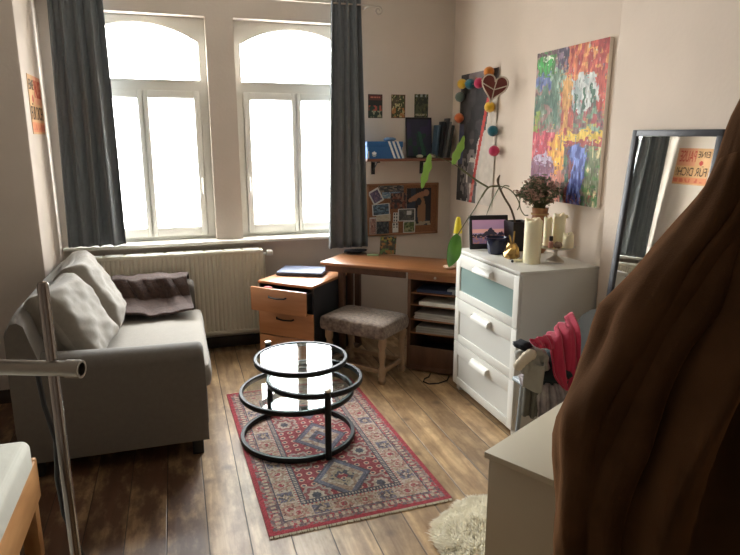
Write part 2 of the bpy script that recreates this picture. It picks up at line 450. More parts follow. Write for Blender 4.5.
struct(MB().span((XL, YF - .1, 0), (XB, YF, ZC)).build('wall_front', M_wall, smooth=False))
struct(MB().span((-0.83, YW - .02, 0), (XR, YW, 0.09), bev=0.004).build('baseboard_back', M_base))
struct(MB().span((XL, YL - .02, 0), (-0.83, YL, 0.09), bev=0.004).build('baseboard_left', M_base))
struct(MB().span((XR - .02, 2.79, 0), (XR, YW - .02, 0.09), bev=0.004).build('baseboard_right', M_base))
# one long sill under both windows, moulded nose
sill = MB().span((-0.82, 4.862, 0.878), (1.49, 4.95, 0.905), bev=0.008, seg=3)
for a, b in ((xs[1], xs[2]), (xs[3], xs[4])): sill.span((a + .001, 4.94, 0.885), (b - .001, 5.05, 0.9065))
struct(sill.build('trim_1', M_sill))

def window(idx, cx):
    w = bpy.data.objects.new('window_%d' % idx, None); COL.objects.link(w); w.location = (cx, 5.08, 0.907); w['kind'] = 'structure'
    Y0, Y1 = 5.05, 5.12
    zs, zp, ws = 2.41, 2.535, 0.425
    R = (ws * ws + (zp - zs) ** 2) / (2 * (zp - zs)); cz = zp - R; a0 = math.asin(ws / R)
    arc = [(cx + R * sin(a), cz + R * cos(a)) for a in np.linspace(-a0, a0, 33)]
    zt = 2.127; oz0, oz1, ow = 0.9065, ZT - .001, HW - .001
    fr = MB()
    # head panel with the arch cut out: strips from arc up to the top
    for i in range(32):
        (xa, za), (xb, zb) = arc[i], arc[i + 1]
        fr.prism([(xa, za), (xb, zb), (xb, oz1), (xa, oz1)], Y0, Y1, 'XZ')
    for sx in (-1, 1):
        fr.span((cx + sx * ws, Y0, oz0), (cx + sx * ow, Y1, oz1))
    fr.span((cx - ws, Y0, 2.03), (cx + ws, Y1, zt))                       # transom
    fr.span((cx - ws, Y0, oz0), (cx + ws, Y1, 0.955))                      # bottom rail
    for sx in (-1, 1): fr.span((cx + sx * .40, 5.062, oz0), (cx + sx * ws, Y1, 2.04))
    fr.span((cx - .030, 5.062, .95), (cx + .030, Y1 - .01, 2.04)); fr.span((cx - ws, 5.062, .95), (cx + ws, Y1, .97))
    fr.build('window_frame', M_upvc, w, smooth=False, world=True)
    bd = MB().tube([(x, Y0 - .004, z) for x, z in arc], 0.008, 6)          # glazing bead round the arch
    bd.span((cx - ws, Y0 - .01, zt - .012), (cx + ws, Y0, zt + .004), bev=.003)
    bd.build('glazing_bead', M_upvc, w, world=True)
    MB().prism([(cx - ws, zt)] + [(x, z) for x, z in arc] + [(cx + ws, zt)], 5.083, 5.087, 'XZ').build('glass_pane', M_pane, w, smooth=False, world=True)
    for sx in (-1, 1):                                                     # two casement sashes
        xi, xo = cx + sx * 0.004, cx + sx * 0.418
        gi, go = cx + sx * 0.037, cx + sx * 0.372
        ya, yb = 5.025, 5.075
        z0, z1, g0, g1 = 0.935, 2.05, 1.005, 1.995
        s = MB()
        s.span((xi, ya, z0), (gi, yb, z1), bev=.005); s.span((go, ya, z0), (xo, yb, z1), bev=.005)
        s.span((min(gi, go), ya, z0), (max(gi, go), yb, g0), bev=.005); s.span((min(gi, go), ya, g1), (max(gi, go), yb, z1), bev=.005)
        sash = s.build('sash', M_upvc, w, world=True)
        q = MB(); a, b = min(gi, go), max(gi, go); yy = 5.05; k = .006
        for p0, p1 in (((a, yy, g0), (a + k, yy + .01, g1)), ((b - k, yy, g0), (b, yy + .01, g1)), ((a, yy, g0), (b, yy + .01, g0 + k)), ((a, yy, g1 - k), (b, yy + .01, g1))): q.span(p0, p1)
        q.build('seal', M_seal, sash, world=True, smooth=False)
        MB().span((a, 5.058, g0), (b, 5.062, g1)).build('glass_pane', M_pane, sash, smooth=False, world=True)
    hx = cx + (0.405 if idx == 1 else -0.405)
    h = MB().box((hx, 5.018, 1.36), (.026, .014, .07), bev=.005)
    h.tube([(hx, 5.015, 1.38), (hx, 4.985, 1.385), (hx, 4.98, 1.37), (hx, 4.98, 1.27)], [.007, .008, .009, .008], 8)
    h.build('window_handle', M_upvc, w, world=True)
window(1, WIN_C[0]); window(2, WIN_C[1])

# ------------------------------------------------------------------ radiator
rad = thing('radiator', 'cream ribbed panel radiator on the wall under the left window sill', 'radiator', (-0.03, 4.84, 0.16))
x0, x1, z0, z1 = -0.70, 0.632, 0.16, 0.835
prof = []
nr = 40
for i in range(nr):
    a = x0 + (x1 - x0) * i / nr; w_ = (x1 - x0) / nr
    prof += [(a, 4.792), (a + w_ * .22, 4.784), (a + w_ * .62, 4.784), (a + w_ * .84, 4.792)]
prof.append((x1, 4.792))
poly = prof + [(x1, 4.88), (x0, 4.88)]
MB().prism(poly, z0 + .02, z1 - .02).build('ribbed_panel', M_rad, rad, smooth=False, world=True)
MB().span((x0, 4.782, z1 - .03), (x1, 4.884, z1 - .002), bev=.005).span((x0, 4.782, z0), (x1, 4.884, z0 + .03), bev=.005).build('casing', M_rad, rad, world=True)
g = MB()
for i in range(9):
    g.span((x0 + .02 + i * .145, 4.792, z1 - .002), (x0 + .145 + i * .145, 4.876, z1 + .004), bev=.002)
g.build('top_grille', M_white, rad, world=True)
v = MB().tube([(x1, 4.84, z1 - .045), (x1 + .03, 4.84, z1 - .045)], .011, 10)
v.lathe([(.012, 0), (.024, .004), (.027, .025), (.022, .05), (.012, .056)], (x1 + .03, 4.84, z1 - .04), 20, 'X')
v.build('thermostat_knob', M_white, rad, world=True)
MB().tube([(x1 + .012, 4.84, z1 - .05), (x1 + .016, 4.85, .4), (x1 + .016, 4.85, .02), (x1 + .016, 4.85, 0.0)], .009, 8).build('pipe', M_rad, rad, world=True)

# ------------------------------------------------------------------ curtains and rod
def curtain(label, xa_t, xb_t, xa_b, xb_b, zt, zb, y, n, seed, name='curtain'):
    rnd = random.Random(seed); ph = [rnd.uniform(0, 6.28) for _ in range(4)]
    def fn(u, v):
        z = zt + (zb - zt) * v
        a = xa_t + (xa_b - xa_t) * v; b = xb_t + (xb_b - xb_t) * v
        uu = u + 0.018 * sin(2 * pi * u * 2 + ph[0] + v * 1.3)
        x = a + (b - a) * uu
        w = sin(2 * pi * n * u + ph[1] + 0.5 * sin(v * 3 + ph[2]))
        d = (0.030 + 0.012 * sin(4 * u + ph[3])) * w * (0.75 + .35 * v) + 0.008 * sin(2 * pi * n * 2.3 * u + v * 2)
        return (x + 0.006 * cos(2 * pi * n * u), y + d, z + (0.003 * sin(2 * pi * n * u + 1) if v > .97 else 0))
    return tag(MB().grid(fn, 90, 40, thick=0.004).build(name, M_curtain, angle=180), label, 'curtain', 'slate grey window curtains')
curtain('slate grey curtain hanging left of the left window, above the sofa', -0.75, -0.405, -0.785, -0.39, 2.82, 0.912, 4.855, 4, 3)
curtain('slate grey curtain hanging right of the right window, down to the desk', 1.215, 1.45, 1.175, 1.505, 2.82, 0.81, 4.80, 4, 11)
rod = thing('curtain_rod', 'thin pale iron curtain rod with a scrolled end above the windows', 'curtain rod', (0.42, 4.80, 2.70))
MB().tube([(-0.78, 4.80, 2.70), (1.60, 4.80, 2.70)], .007, 8).build('rod', M_iron, rod, world=True)
sc = []
for k in range(30):
    a = k / 29 * 2.6 * pi; r = 0.034 * (1 - k / 40)
    sc.append((1.60 + r * sin(a), 4.80, 2.666 + r * cos(a)))
MB().tube(sc, .006, 8).build('scroll_finial', M_iron, rod, world=True)
for x in (-0.80, 1.53): MB().tube([(x, 4.80, 2.70), (x, 4.95, 2.70)], .006, 8).build('wall_bracket', M_iron, rod, world=True)

# ================================================================== LEFT: sofa
sofa = thing('sofa', 'small taupe two-seat sofa against the left wall under the window', 'sofa', (-0.33, 3.95, 0))
SX0, SX1, SY0, SY1 = -0.825, 0.085, 3.13, 4.735
def arm_mb(ya, yb, z1, nose):
    m = MB()
    def sec(x, zt, out=0.0):
        yo = 0.012 * out
        pts = []
        w = (yb - ya) / 2; cy = (ya + yb) / 2; r = min(w, .07)
        base = [(cy - w, .10), (cy - w - yo, .3), (cy - w, zt - r)]
        pts += base
        for k in range(1, 8):
            a = pi - k * pi / 8
            pts.append((cy + w * cos(a), zt - r + r * sin(a)))
        pts += [(cy + w, zt - r), (cy + w + yo, .3), (cy + w, .10)]
        return [(x, p[0], p[1]) for p in pts]
    L = []
    for t in np.linspace(0, 1, 12):
        x = SX0 + (SX1 - .03 - SX0) * t
        L.append(sec(x, z1 + .025 * (1 - t) ** 2, 1))
    L.append(sec(SX1 - .01, z1 - .008, .6)); L.append(sec(SX1, z1 - .03, .1))
    return m.rings(L)
arm_mb(SY0, SY0 + .17, .63, 0).build('armrest', M_sofa, sofa, world=True, angle=60)
arm_mb(SY1 - .15, SY1, .66, 0).build('armrest', M_sofa, sofa, world=True, angle=60)
MB().span((SX0, SY0 + .165, .10), (SX1 + .01, SY1 - .145, .34), bev=.02, seg=3).build('base', M_sofa, sofa, world=True)
m = MB()
def backsec(y, k):
    return [(SX0, y, .10), (SX0 - .005, y, .5), (SX0 + .0, y, .80 + k), (SX0 + .03, y, .855 + k), (SX0 + .06, y, .86 + k), (SX0 + .085, y, .84 + k), (SX0 + .105, y, .76 + k), (SX0 + .20, y, .40), (SX0 + .20, y, .10)]
m.rings([backsec(y, k) for y, k in ((SY0 + .01, -.03), (SY0 + .05, -.01), (SY0 + .2, 0), (3.95, .005), (SY1 - .2, 0), (SY1 - .04, -.01), (SY1 - .01, -.03))])
m.build('backrest', M_sofa, sofa, world=True, angle=60)
def cushion(c, d, rot, puff=1.0, seed=0, rim=0.28, wr=0.006):
    """soft box: d = size; flattened superellipsoid with wrinkles"""
    rnd = random.Random(seed); ph = [rnd.uniform(0, 6.28) for _ in range(8)]
    m = MB(); q = bmesh.ops.create_cube(m.bm, size=2.0)
    bmesh.ops.subdivide_edges(m.bm, edges=m.bm.edges, cuts=22, use_grid_fill=True)
    R = rot.to_4x4() if rot is not None else Matrix.Identity(4)
    for v in m.bm.verts:
        x, y, z = v.co
        ex = max(abs(x), abs(y))
        edge = (1 - abs(x) ** 5) * (1 - abs(y) ** 5)
        zz = z * (rim + (1 - rim) * max(edge, 0) ** 0.5 * puff)
        pk = .11 if rim < .5 else .02
        kx = 1 - pk * (1 - y * y) * abs(x) ** 3; ky = 1 - pk * (1 - x * x) * abs(y) ** 3
        rr = sqrt(x * x + y * y) + 1e-6
        cx = x * kx * (1 - .03 * abs(y) ** 6); cy = y * ky * (1 - .03 * abs(x) ** 6)
        if abs(z) >= .999: zz += math.copysign(wr * 5 * (sin(6 * x + ph[0] + 2 * y) * sin(5 * y + ph[1]) + .7 * abs(sin(8 * (x - .6 * y) + ph[2])) + .45 * abs(sin(15 * (y + .5 * x) + ph[3])) * abs(x)), z)
        if abs(x) > .999 or abs(y) > .999: cx *= 1 - .03 * z * z; cy *= 1 - .03 * z * z
        v.co = (cx * d[0] / 2, cy * d[1] / 2, zz * d[2] / 2)
    bmesh.ops.transform(m.bm, matrix=Matrix.Translation(c) @ R, verts=m.bm.verts)
    return m
cushion((-.235, 3.93, .390), (.74, 1.28, .16), None, 1.0, 5, rim=.78, wr=.003).build('seat_cushion', M_sofa2, sofa, world=True, angle=80, sub=1)
def leg_box(m_, x, y): m_.span((x - .03, y - .03, 0), (x + .03, y + .03, .11), bev=.006)
for x, y in ((SX1 - .06, SY0 + .07), (SX1 - .06, SY1 - .08), (SX0 + .06, SY0 + .07), (SX0 + .06, SY1 - .08)):
    m = MB(); leg_box(m, x, y); m.build('leg', M_blackp, sofa, world=True)
from mathutils import Euler
def pillow(name, label, c, d, e, seed):
    m = cushion(c, d, Euler(e).to_matrix(), 1.2, seed, wr=.030)
    tag(m.build(name, M_sofa2, angle=80, sub=1), label, 'cushion', 'loose back cushions on the sofa')
pillow('sofa_cushion', 'taupe back cushion leaning nearest the front armrest of the sofa', (-.585, 3.56, .705), (.50, .60, .19), (0, radians(62), radians(-6)), 3)
pillow('sofa_cushion', 'taupe back cushion behind the near one, closest to the brown throw', (-.555, 4.14, .725), (.52, .60, .19), (0, radians(62), radians(3)), 8)
# throw folded over the far armrest
def throw_fn(u, v):
    x = -.46 + .50 * u
    # path over the arm: inside low -> top -> outside
    L = [(4.27, .515), (4.40, .525), (4.53, .56), (4.555, .64), (4.585, .69), (4.65, .70), (4.72, .695), (4.752, .64), (4.756, .55)]
    t = v * (len(L) - 1); i = min(int(t), len(L) - 2); f = t - i; f = f * f * (3 - 2 * f) * .5 + f * .5
    y = L[i][0] * (1 - f) + L[i + 1][0] * f; z = L[i][1] * (1 - f) + L[i + 1][1] * f
    w = .010 * sin(9 * u + 4 * v) + .008 * sin(23 * u + 9 * v)
    z += .012 * sin(6 * u + 1) * (1 - v) + w * .6
    y += (-abs(w) * 1.6 - .004) if v < .7 else -.002
    x += .03 * (1 - v) * (u - .5) + .012 * sin(8 * v + u)
    return (x, y, max(z, .50))
tag(MB().grid(throw_fn, 60, 50, thick=-.014).build('throw_blanket', M_throw, angle=180), 'dark brown fluffy throw folded over the far armrest of the sofa', 'blanket')

# ------------------------------------------------------------------ clothes rail (chrome), cable, bed
rack = thing('clothes_rail', 'chrome tube clothes rail standing by the bed in the left foreground', 'clothes rail', (-.302, 1.5, 0))
MB().lathe([(.0125, 0), (.0125, 1.36), (.010, 1.366), (.002, 1.367)], (-.302, 1.5, 0), 20).build('upright', M_chrome, rack, world=True)
d = Vector((.184, -.072, 0)).normalized(); e0 = Vector((-.235, 1.462, 1.163))
MB().tube([e0 - d * 2.30, e0 - d * .03], .018, 20).build('crossbar', M_steel, rack, world=True)
mm = MB(); P = e0 - d * .035
seg = 24; u = Vector((0, 0, 1)); v_ = d.cross(u)
def ring(p, r): return [p + (u * cos(2 * pi * k / seg) + v_ * sin(2 * pi * k / seg)) * r for k in range(seg)]
mm.rings([ring(P, .0215), ring(e0, .0215), ring(e0, .0155), ring(P, .0155), ring(P, .0005)], True, False)
mm.build('end_socket', M_steel, rack, world=True)
MB().tube([e0 - d * 2.31, e0 - d * 2.295], .04, 20).build('wall_flange', M_chrome, rack, world=True)
MB().tube([(-.302, 1.2, .012), (-.302, 1.8, .012)], .0125, 12).build('foot', M_chrome, rack, world=True)
cab = [(-.345, 1.54, 1.14), (-.34, 1.545, 1.05), (-.325, 1.55, .95), (-.335, 1.56, .84), (-.33, 1.56, .74), (-.31, 1.56, .66), (-.30, 1.57, .60), (-.29, 1.575, .45), (-.30, 1.58, .2), (-.32, 1.6, .03), (-.35, 1.7, .006), (-.38, 1.9, .006)]
tag(MB().tube(cab, .006, 8).build('cable', M_blackp), 'black cable hanging down beside the chrome clothes rail', 'cable')
gm = MB().grid(lambda u, v: (-.52 - .05 + .11 * (u - .5) + .0, 1.66 + .06 * sin(3 * u), 1.44 - .15 * v + .02 * cos(5 * u)), 4, 4)
gm = MB()
def garment_blob(m, c, s, seed, amp=.15, sub=3):
    rnd = random.Random(seed); ph = [rnd.uniform(0, 6.28) for _ in range(6)]
    q = bmesh.ops.create_icosphere(m.bm, subdivisions=sub, radius=1.0)
    for v in q['verts']:
        x, y, z = v.co
        k = 1 + amp * (sin(5 * x + ph[0] + 3 * z) + sin(6 * y + ph[1] - 2 * x) + .7 * sin(9 * z + ph[2] + 4 * x)) * .6 + amp * .5 * sin(14 * x + 9 * y + ph[3])
        v.co = Vector((c[0] + x * k * s[0], c[1] + y * k * s[1], c[2] + z * k * s[2]))
    return m
M_darkcloth = mat('near_black_cloth', (30, 28, 36), 0.95, bump=.3)
garment_blob(gm, (-.50, 1.60, 1.44), (.055, .06, .07), 2)
garment_blob(gm, (-.51, 1.60, 1.375), (.045, .05, .05), 5)
gm.tube([(-.50, 1.60, 1.44), (-.58, 1.62, 1.42), (-.66, 1.66, 1.30), (-.66, 1.66, 1.19)], [.05, .05, .05, .02], 10)
tag(gm.build('garment', M_darkcloth, angle=80), 'near-black garment bunched above the chrome rail at the left edge', 'clothing')

M_pine = mat('bed_pine_wood', (176, 124, 74), 0.45, scale=4, color2=(198, 148, 96), stretch=(8, 1, 4))
M_linen = mat('white_sheet_cloth', (206, 204, 192), 0.9, var=0.03, bump=.2, bscale=25)
bed = thing('bed', 'pine bed frame at the lower left corner below the chrome rail', 'bed', (-1.4, 1.4, 0))
bx = -.615
MB().span((bx - .03, .35, .24), (bx, 2.56, .415), bev=.008).build('side_rail', M_pine, bed, world=True)
MB().span((XL + .05, 2.53, .24), (bx, 2.56, .42), bev=.008).build('end_board', M_pine, bed, world=True)
MB().span((XL + .05, .35, .24), (bx, .38, .42), bev=.008).build('end_board', M_pine, bed, world=True)
MB().span((bx - .05, .4, .13), (bx - .035, 2.3, .20), bev=.004).build('slide_bar', M_white, bed, world=True, label='white metal bar under the pine rail')
for x, y in ((bx - .035, .42), (bx - .035, 2.49), (XL + .1, .42), (XL + .1, 2.49)):
    MB().span((x - .03, y - .03, 0), (x + .03, y + .03, .25), bev=.004).build('leg', M_pine, bed, world=True)
MB().span((XL + .06, .4, .27), (bx - .035, 2.51, .30)).build('slat_base', M_pine, bed, world=True)
mt = MB().span((XL + .08, .42, .301), (bx - .002, 2.52, .525), bev=.035, seg=5)
bmesh.ops.subdivide_edges(mt.bm, edges=mt.bm.edges, cuts=3, use_grid_fill=True)
tag(mt.build('mattress', M_linen, angle=80), 'mattress in a rumpled off-white sheet on the pine bed', 'mattress')

# sign on the narrow left wall face
M_ink = mat('black_ink', (30, 28, 26), 0.8); M_red = mat('red_ink', (176, 66, 52), 0.8)
sg = thing('wall_sign', 'square orange-tan cardboard sign with hand lettering on the left wall edge', 'sign', (-.829, 4.55, 1.73))
def sign_fn(U, V):
    A = fill(U, (206, 160, 112)); n_ = noise2(U, V, 6, 6, 3)[..., None]
    A += (n_ - .5) * 24
    put(A, (V > .52) & (U > .44) & (U < .98), (206, 140, 106))
    put(A, (V < .2) & (V > .03), (214, 136, 92))
    put(A, ((U - .26) ** 2 + (V - .60) ** 2) < .004, (186, 62, 50))
    put(A, (V < .17) & (V > .06) & (noise2(U, V, 24, 6, 8) > .55), (196, 96, 66))
    return A
# seen from the room the sign reads along -Y -> the u axis runs from far (4.73) to near... it faces +X
painted('card', (-.826, 4.37, 1.72), (0, .385, 0), (0, 0, .365), 60, 60, sign_fn, .003, M_attr, sg, (180, 140, 100), world=True)
tx = lambda t, s, y, z, m_, xs=1.0: text_mesh('lettering', t, s, (-.8255, y, z), (0, 1, 0), (0, 0, 1), m_, sg, xs=xs)
tx('EINE', .088, 4.385, 1.995, M_ink, .78)
tx('PAUSE', .16, 4.535, 1.95, M_red, .42)
tx('FÜR DICH!', .12, 4.382, 1.81, M_ink, .62)

# ================================================================== BACK WALL
def card(name, label, cat, xc, z0, w, h, fn, y=4.947, nu=24, nv=32, rot=0.0, group=None, th=.002, side=(60, 50, 44)):
    c, s = cos(rot), sin(rot)
    o = Vector((xc, y, z0 + h / 2)) - Vector((c, 0, s)) * w / 2 - Vector((-s, 0, c)) * h / 2
    ob = painted(name, o, Vector((c, 0, s)) * w, Vector((-s, 0, c)) * h, nu, nv, fn, th, M_attr, None, side)
    return tag(ob, label, cat, group)
def photo_fn(base, c2, c3, seed, border=None, bw=.06, fx=6, fy=6):
    def f(U, V):
        A = fill(U, base)
        put(A, noise2(U, V, fx, fy, seed) > .55, c2); put(A, noise2(U, V, fx * 1.7, fy * 1.3, seed + 9) > .66, c3)
        A += (noise2(U, V, 20, 20, seed + 3)[..., None] - .5) * 26
        if border: put(A, (U < bw) | (U > 1 - bw) | (V < bw) | (V > 1 - bw), border)
        return A
    return f
def pc1(U, V):
    A = fill(U, (44, 60, 50)); put(A, (V > .75), (92, 52, 46)); put(A, (V > .5) & (V < .75), (36, 40, 38))
    put(A, (abs(V - .42) < .1) & (noise2(U, V, 7, 7, 4) > .5), (172, 84, 66)); put(A, (V < .32) & (noise2(U, V, 10, 10, 5) > .6), (150, 150, 120))
    put(A, (V > .84) & (V < .90) & (abs(U - .5) < .32) & (noise2(U, V, 22, 1, 6) > .35), (190, 110, 90))
    put(A, (U < .05) | (U > .95) | (V < .03) | (V > .97), (56, 44, 36)); return A
def pc2(U, V):
    A = fill(U, (84, 76, 56)); put(A, noise2(U, V, 8, 9, 14) > .55, (62, 70, 40)); put(A, (V < .45) & (noise2(U, V, 7, 7, 15) > .5), (170, 116, 68))
    put(A, noise2(U, V, 15, 15, 16) > .72, (190, 180, 130)); put(A, (U < .06) | (U > .94) | (V < .04) | (V > .96), (104, 66, 44)); return A
def pc3(U, V):
    A = fill(U, (42, 46, 38)); put(A, noise2(U, V, 8, 9, 24) > .55, (66, 72, 52)); put(A, (V < .17) & (V > .07) & (U > .08) & (U < .92), (150, 146, 124))
    put(A, (V > .86) & (abs((U * 3) % 1 - .5) < .22), (150, 160, 156)); put(A, noise2(U, V, 13, 13, 26) > .76, (96, 96, 56)); return A
card('postcard', 'left of three postcards above the shelf, dark with a reddish top', 'postcard', 1.625, 1.862, .125, .19, pc1, group='three postcards above the wall shelf')
card('postcard', 'middle of three postcards above the shelf, olive and orange', 'postcard', 1.828, 1.864, .125, .19, pc2, group='three postcards above the wall shelf')
card('postcard', 'right of three postcards above the shelf, near-black with a pale strip', 'postcard', 2.036, 1.872, .125, .19, pc3, group='three postcards above the wall shelf')

SH = 1.535
shelf = thing('wall_shelf', 'reddish-brown wooden wall shelf on two dark brackets above the desk', 'shelf', (1.88, 4.85, SH))
MB().span((1.50, 4.75, SH - .022), (2.27, 4.948, SH), bev=.003).build('board', M_wood_sh, shelf, world=True)
for x in (1.605, 2.045):
    br = MB().span((x - .014, 4.935, SH - .135), (x + .014, 4.948, SH - .024)); br.span((x - .014, 4.80, SH - .034), (x + .014, 4.945, SH - .023))
    br.tube([(x, 4.94, SH - .10), (x, 4.83, SH - .032)], .005, 6)
    br.build('bracket', M_blackp, shelf, world=True)
M_blue = mat('shoe_box_blue', (36, 96, 156), 0.55, var=.03); M_stripe = mat('white_print', (214, 220, 226), 0.6)
sb = thing('shoe_box', 'bright blue shoe box with three white stripes on the wall shelf', 'box', (1.65, 4.84, SH), radians(-2))
MB().span((-.145, -.09, 0), (.145, .08, .125), bev=.003).build('body', M_blue, sb)
MB().span((-.150, -.094, .092), (.150, .084, .138), bev=.003).build('lid', M_blue, sb)
for i in range(3):
    a = .045 + i * .036
    MB().prism([(a + .028, .002), (a + .046, .002), (a - .008, .139), (a - .026, .139)], -.0965, -.0945, 'XZ').build('stripe', M_stripe, sb, smooth=False)
lg = MB()                                           # three-leaf mark with bars through it
for ang, L, w_ in ((0, .030, .010), (42, .026, .009), (-42, .026, .009)):
    a = radians(ang); pts = []
    for k in range(17):
        t = k / 16; s_ = sin(pi * t) * w_
        pts.append((t * L, s_))
    for k in range(15, 0, -1):
        t = k / 16; pts.append((t * L, -sin(pi * t) * w_))
    poly = [(-.095 + sin(a) * p + cos(a) * q, .032 + cos(a) * p - sin(a) * q) for p, q in pts]
    lg.prism(poly, -.0955 - .0004 * (ang != 0), -.0935, 'XZ')
for i in range(3): lg.span((-.113 + .004 * i, -.0958, .026 - .005 * i), (-.077 - .004 * i, -.0935, .0285 - .005 * i))
lg.build('leaf_emblem', M_stripe, sb, smooth=False)
MB().span((-.145, -.0935, .004), (-.138, -.0925, .06)).build('white_edge', M_stripe, sb)
M_blue_l = mat('pale_blue_cloth', (110, 140, 172), .7)
gb = garment_blob(MB(), (1.725, 4.86, SH + .154), (.055, .035, .018), 4, .08)
tag(gb.build('cloth_pouch', M_blue_l, angle=80), 'small pale blue pouch lying on top of the blue shoe box', 'pouch')
def dkpic(U, V):
    A = fill(U, (44, 46, 66)); put(A, noise2(U, V, 3, 3, 31) > .5, (52, 46, 76)); put(A, (V < .6) & (noise2(U, V, 6, 5, 32) > .5), (30, 62, 56))
    put(A, (abs(U - .55 + .3 * (V - .5)) < .06) & (V < .65), (40, 84, 70)); put(A, (U < .05) | (U > .95) | (V < .04) | (V > .96), (24, 24, 28)); return A
pf = painted('picture', (1.892, 4.90, SH + .001), (.235, 0, 0), (0, .035, .335), 30, 40, dkpic, .012, M_attr, None, (24, 24, 28))
tag(pf, 'dark blue-green picture leaning on the wall behind the shoe box', 'picture')
for k, (x, w_) in enumerate(((1.965, .03), (2.085, .028))):
    tag(MB().ball((x, 4.79, SH + .016), w_, 3, (1, .7, .5)).build('shell', mat('pale_shell_%s' % k, (196, 192, 172), .5)),
        ('pale shell on the shelf nearest the blue shoe box', 'pale shell on the shelf nearest the leaning books')[k], 'shell', 'pale shells on the wall shelf')
bk = [((2.145, 0), .018, .17, .27, (70, 92, 108), 4, 'slate-blue upright book left in the shelf row'),
      ((2.172, 0), .022, .16, .30, (36, 38, 42), 8, 'black tilted book left of centre in the shelf row'),
      ((2.200, 0), .014, .16, .33, (66, 68, 70), 10, 'tall dark grey tilted book in the shelf row'),
      ((2.228, 0), .016, .15, .30, (128, 130, 126), 9, 'pale grey tilted book in the shelf row'),
      ((2.256, 0), .020, .16, .27, (56, 60, 58), 8, 'greenish-black book at the right end of the shelf row')]
for i, ((x, _), t, dd, h, col_, ang, lb) in enumerate(bk):
    R = Matrix.Rotation(radians(ang), 3, 'Y'); m = MB()
    off = R @ Vector((0, 0, h / 2))
    c = Vector((x - .016, 4.86, SH + .001 + t / 2 * abs(sin(radians(ang))))) + off
    bt = thing('book', lb, 'book', (x - .016, 4.86, SH), 0, 'books on the wall shelf')
    MB().box(c, (t, dd * .62, h), rot=R, bev=.001).build('cover', mat('book_cover_%s' % ('abcde'[i]), col_, .5), bt, world=True)
    MB().box(c + R @ Vector((0, -.0, h / 2 - .001)), (t * .7, dd * .58, .004), rot=R).build('pages', M_fringe, bt, world=True)

# cork board
M_cork = mat('cork', (126, 84, 58), .9, var=.2, scale=90); M_bframe = mat('pin_board_frame_wood', (140, 98, 66), .5)
nb = thing('pin_board', 'wood-framed cork pin board on the wall above the desk', 'pin board', (1.877, 4.94, .873))
MB().span((1.555, 4.932, .88), (2.20, 4.949, 1.312)).build('cork_panel', M_cork, nb, world=True, smooth=False)
f = MB(); X0, X1, Z0, Z1 = 1.547, 2.207, .873, 1.320
f.span((X0, 4.925, Z0), (X1, 4.949, Z0 + .016), bev=.002).span((X0, 4.925, Z1 - .016), (X1, 4.949, Z1), bev=.002).span((X0, 4.925, Z0), (X0 + .016, 4.949, Z1), bev=.002).span((X1 - .016, 4.925, Z0), (X1, 4.949, Z1), bev=.002)
f.build('frame', M_bframe, nb, world=True)
def pin(label, a, b_, c_, d_, fn, rot=0, lay=0, nu=18, nv=18, cat='photo', name='photo'):
    # a..d: left,right,top,bottom in board fractions
    k = 480.0; xx0 = X0 + (a - 48) / 500 * .66; xx1 = X0 + (b_ - 48) / 500 * .66; zt = Z1 - (c_ - 28) / 347 * .447; zb = Z1 - (d_ - 28) / 347 * .447
    card(name, label, cat, (xx0 + xx1) / 2, zb, xx1 - xx0, zt - zb, fn, 4.930 - .0022 * lay, nu, nv, rot, 'pictures pinned on the cork board', .0018, (200, 196, 186))
WH = (196, 194, 190)
def armfn(U, V):
    A = fill(U, (24, 25, 30)); put(A, noise2(U, V, 4, 4, 51) > .6, (34, 46, 62))
    put(A, (((U - .48) / .42) ** 2 + ((V - .86 + .28 * abs(U - .75)) / .09) ** 2) < 1, (150, 104, 76))
    put(A, (((U - .62) / .17) ** 2 + ((V - .35) / .42) ** 2) < 1, (140, 102, 72)); put(A, (((U - .80) / .12) ** 2 + ((V - .87) / .09) ** 2) < 1, (158, 112, 84))
    put(A, (((U - .50) / .10) ** 2 + ((V - .64) / .10) ** 2) < 1, (30, 34, 44))
    put(A, (V < .10) & (noise2(U, V, 12, 12, 55) > .45), (150, 140, 118)); return A
pin('large dark art print with a pale raised arm on the pin board', 322, 495, 62, 315, armfn, 0, 0, 36, 46, 'print', 'art_print')
pin('dark group photo along the top left of the pin board', 126, 300, 34, 92, photo_fn((52, 52, 56), (84, 82, 84), (120, 108, 96), 61))
pin('pale blue sea photo below the top group photo', 150, 272, 84, 126, photo_fn((104, 130, 150), (84, 108, 130), (150, 160, 160), 62), 0, 1)
pin('tilted white-bordered violet photo at the top left of the pin board', 70, 146, 62, 158, photo_fn((98, 84, 110), (76, 66, 92), (130, 110, 120), 63, WH, .09), radians(28), 2)
pin('dark portrait photo with red patches in the middle of the pin board', 208, 318, 92, 196, photo_fn((48, 38, 42), (104, 56, 44), (124, 92, 76), 64), 0, 2)
pin('blue harbour photo on the left of the pin board', 82, 202, 160, 236, photo_fn((64, 88, 108), (48, 60, 72), (96, 120, 136), 65, WH, .04), radians(4), 3)
pin('blank beige paper slip under the harbour photo', 110, 208, 232, 277, photo_fn((176, 164, 146), (170, 160, 142), (182, 172, 154), 66), 0, 2, cat='paper', name='paper_slip')
pin('narrow pinkish photo at the lower left corner of the pin board', 66, 110, 250, 368, photo_fn((150, 112, 100), (112, 74, 66), (176, 150, 136), 67, WH, .08))
pin('dark night photo at the bottom left of the pin board', 112, 198, 280, 362, photo_fn((40, 46, 52), (56, 64, 70), (80, 84, 84), 68), 0, 1)
def strip(U, V):
    A = fill(U, (206, 204, 198)); put(A, (abs((U * 2) % 1 - .5) < .32) & (abs((V * 3) % 1 - .5) < .34), (62, 58, 60)); return A
pin('upper white photo-booth strip in the middle of the pin board', 226, 258, 222, 286, strip, radians(-2), 4)
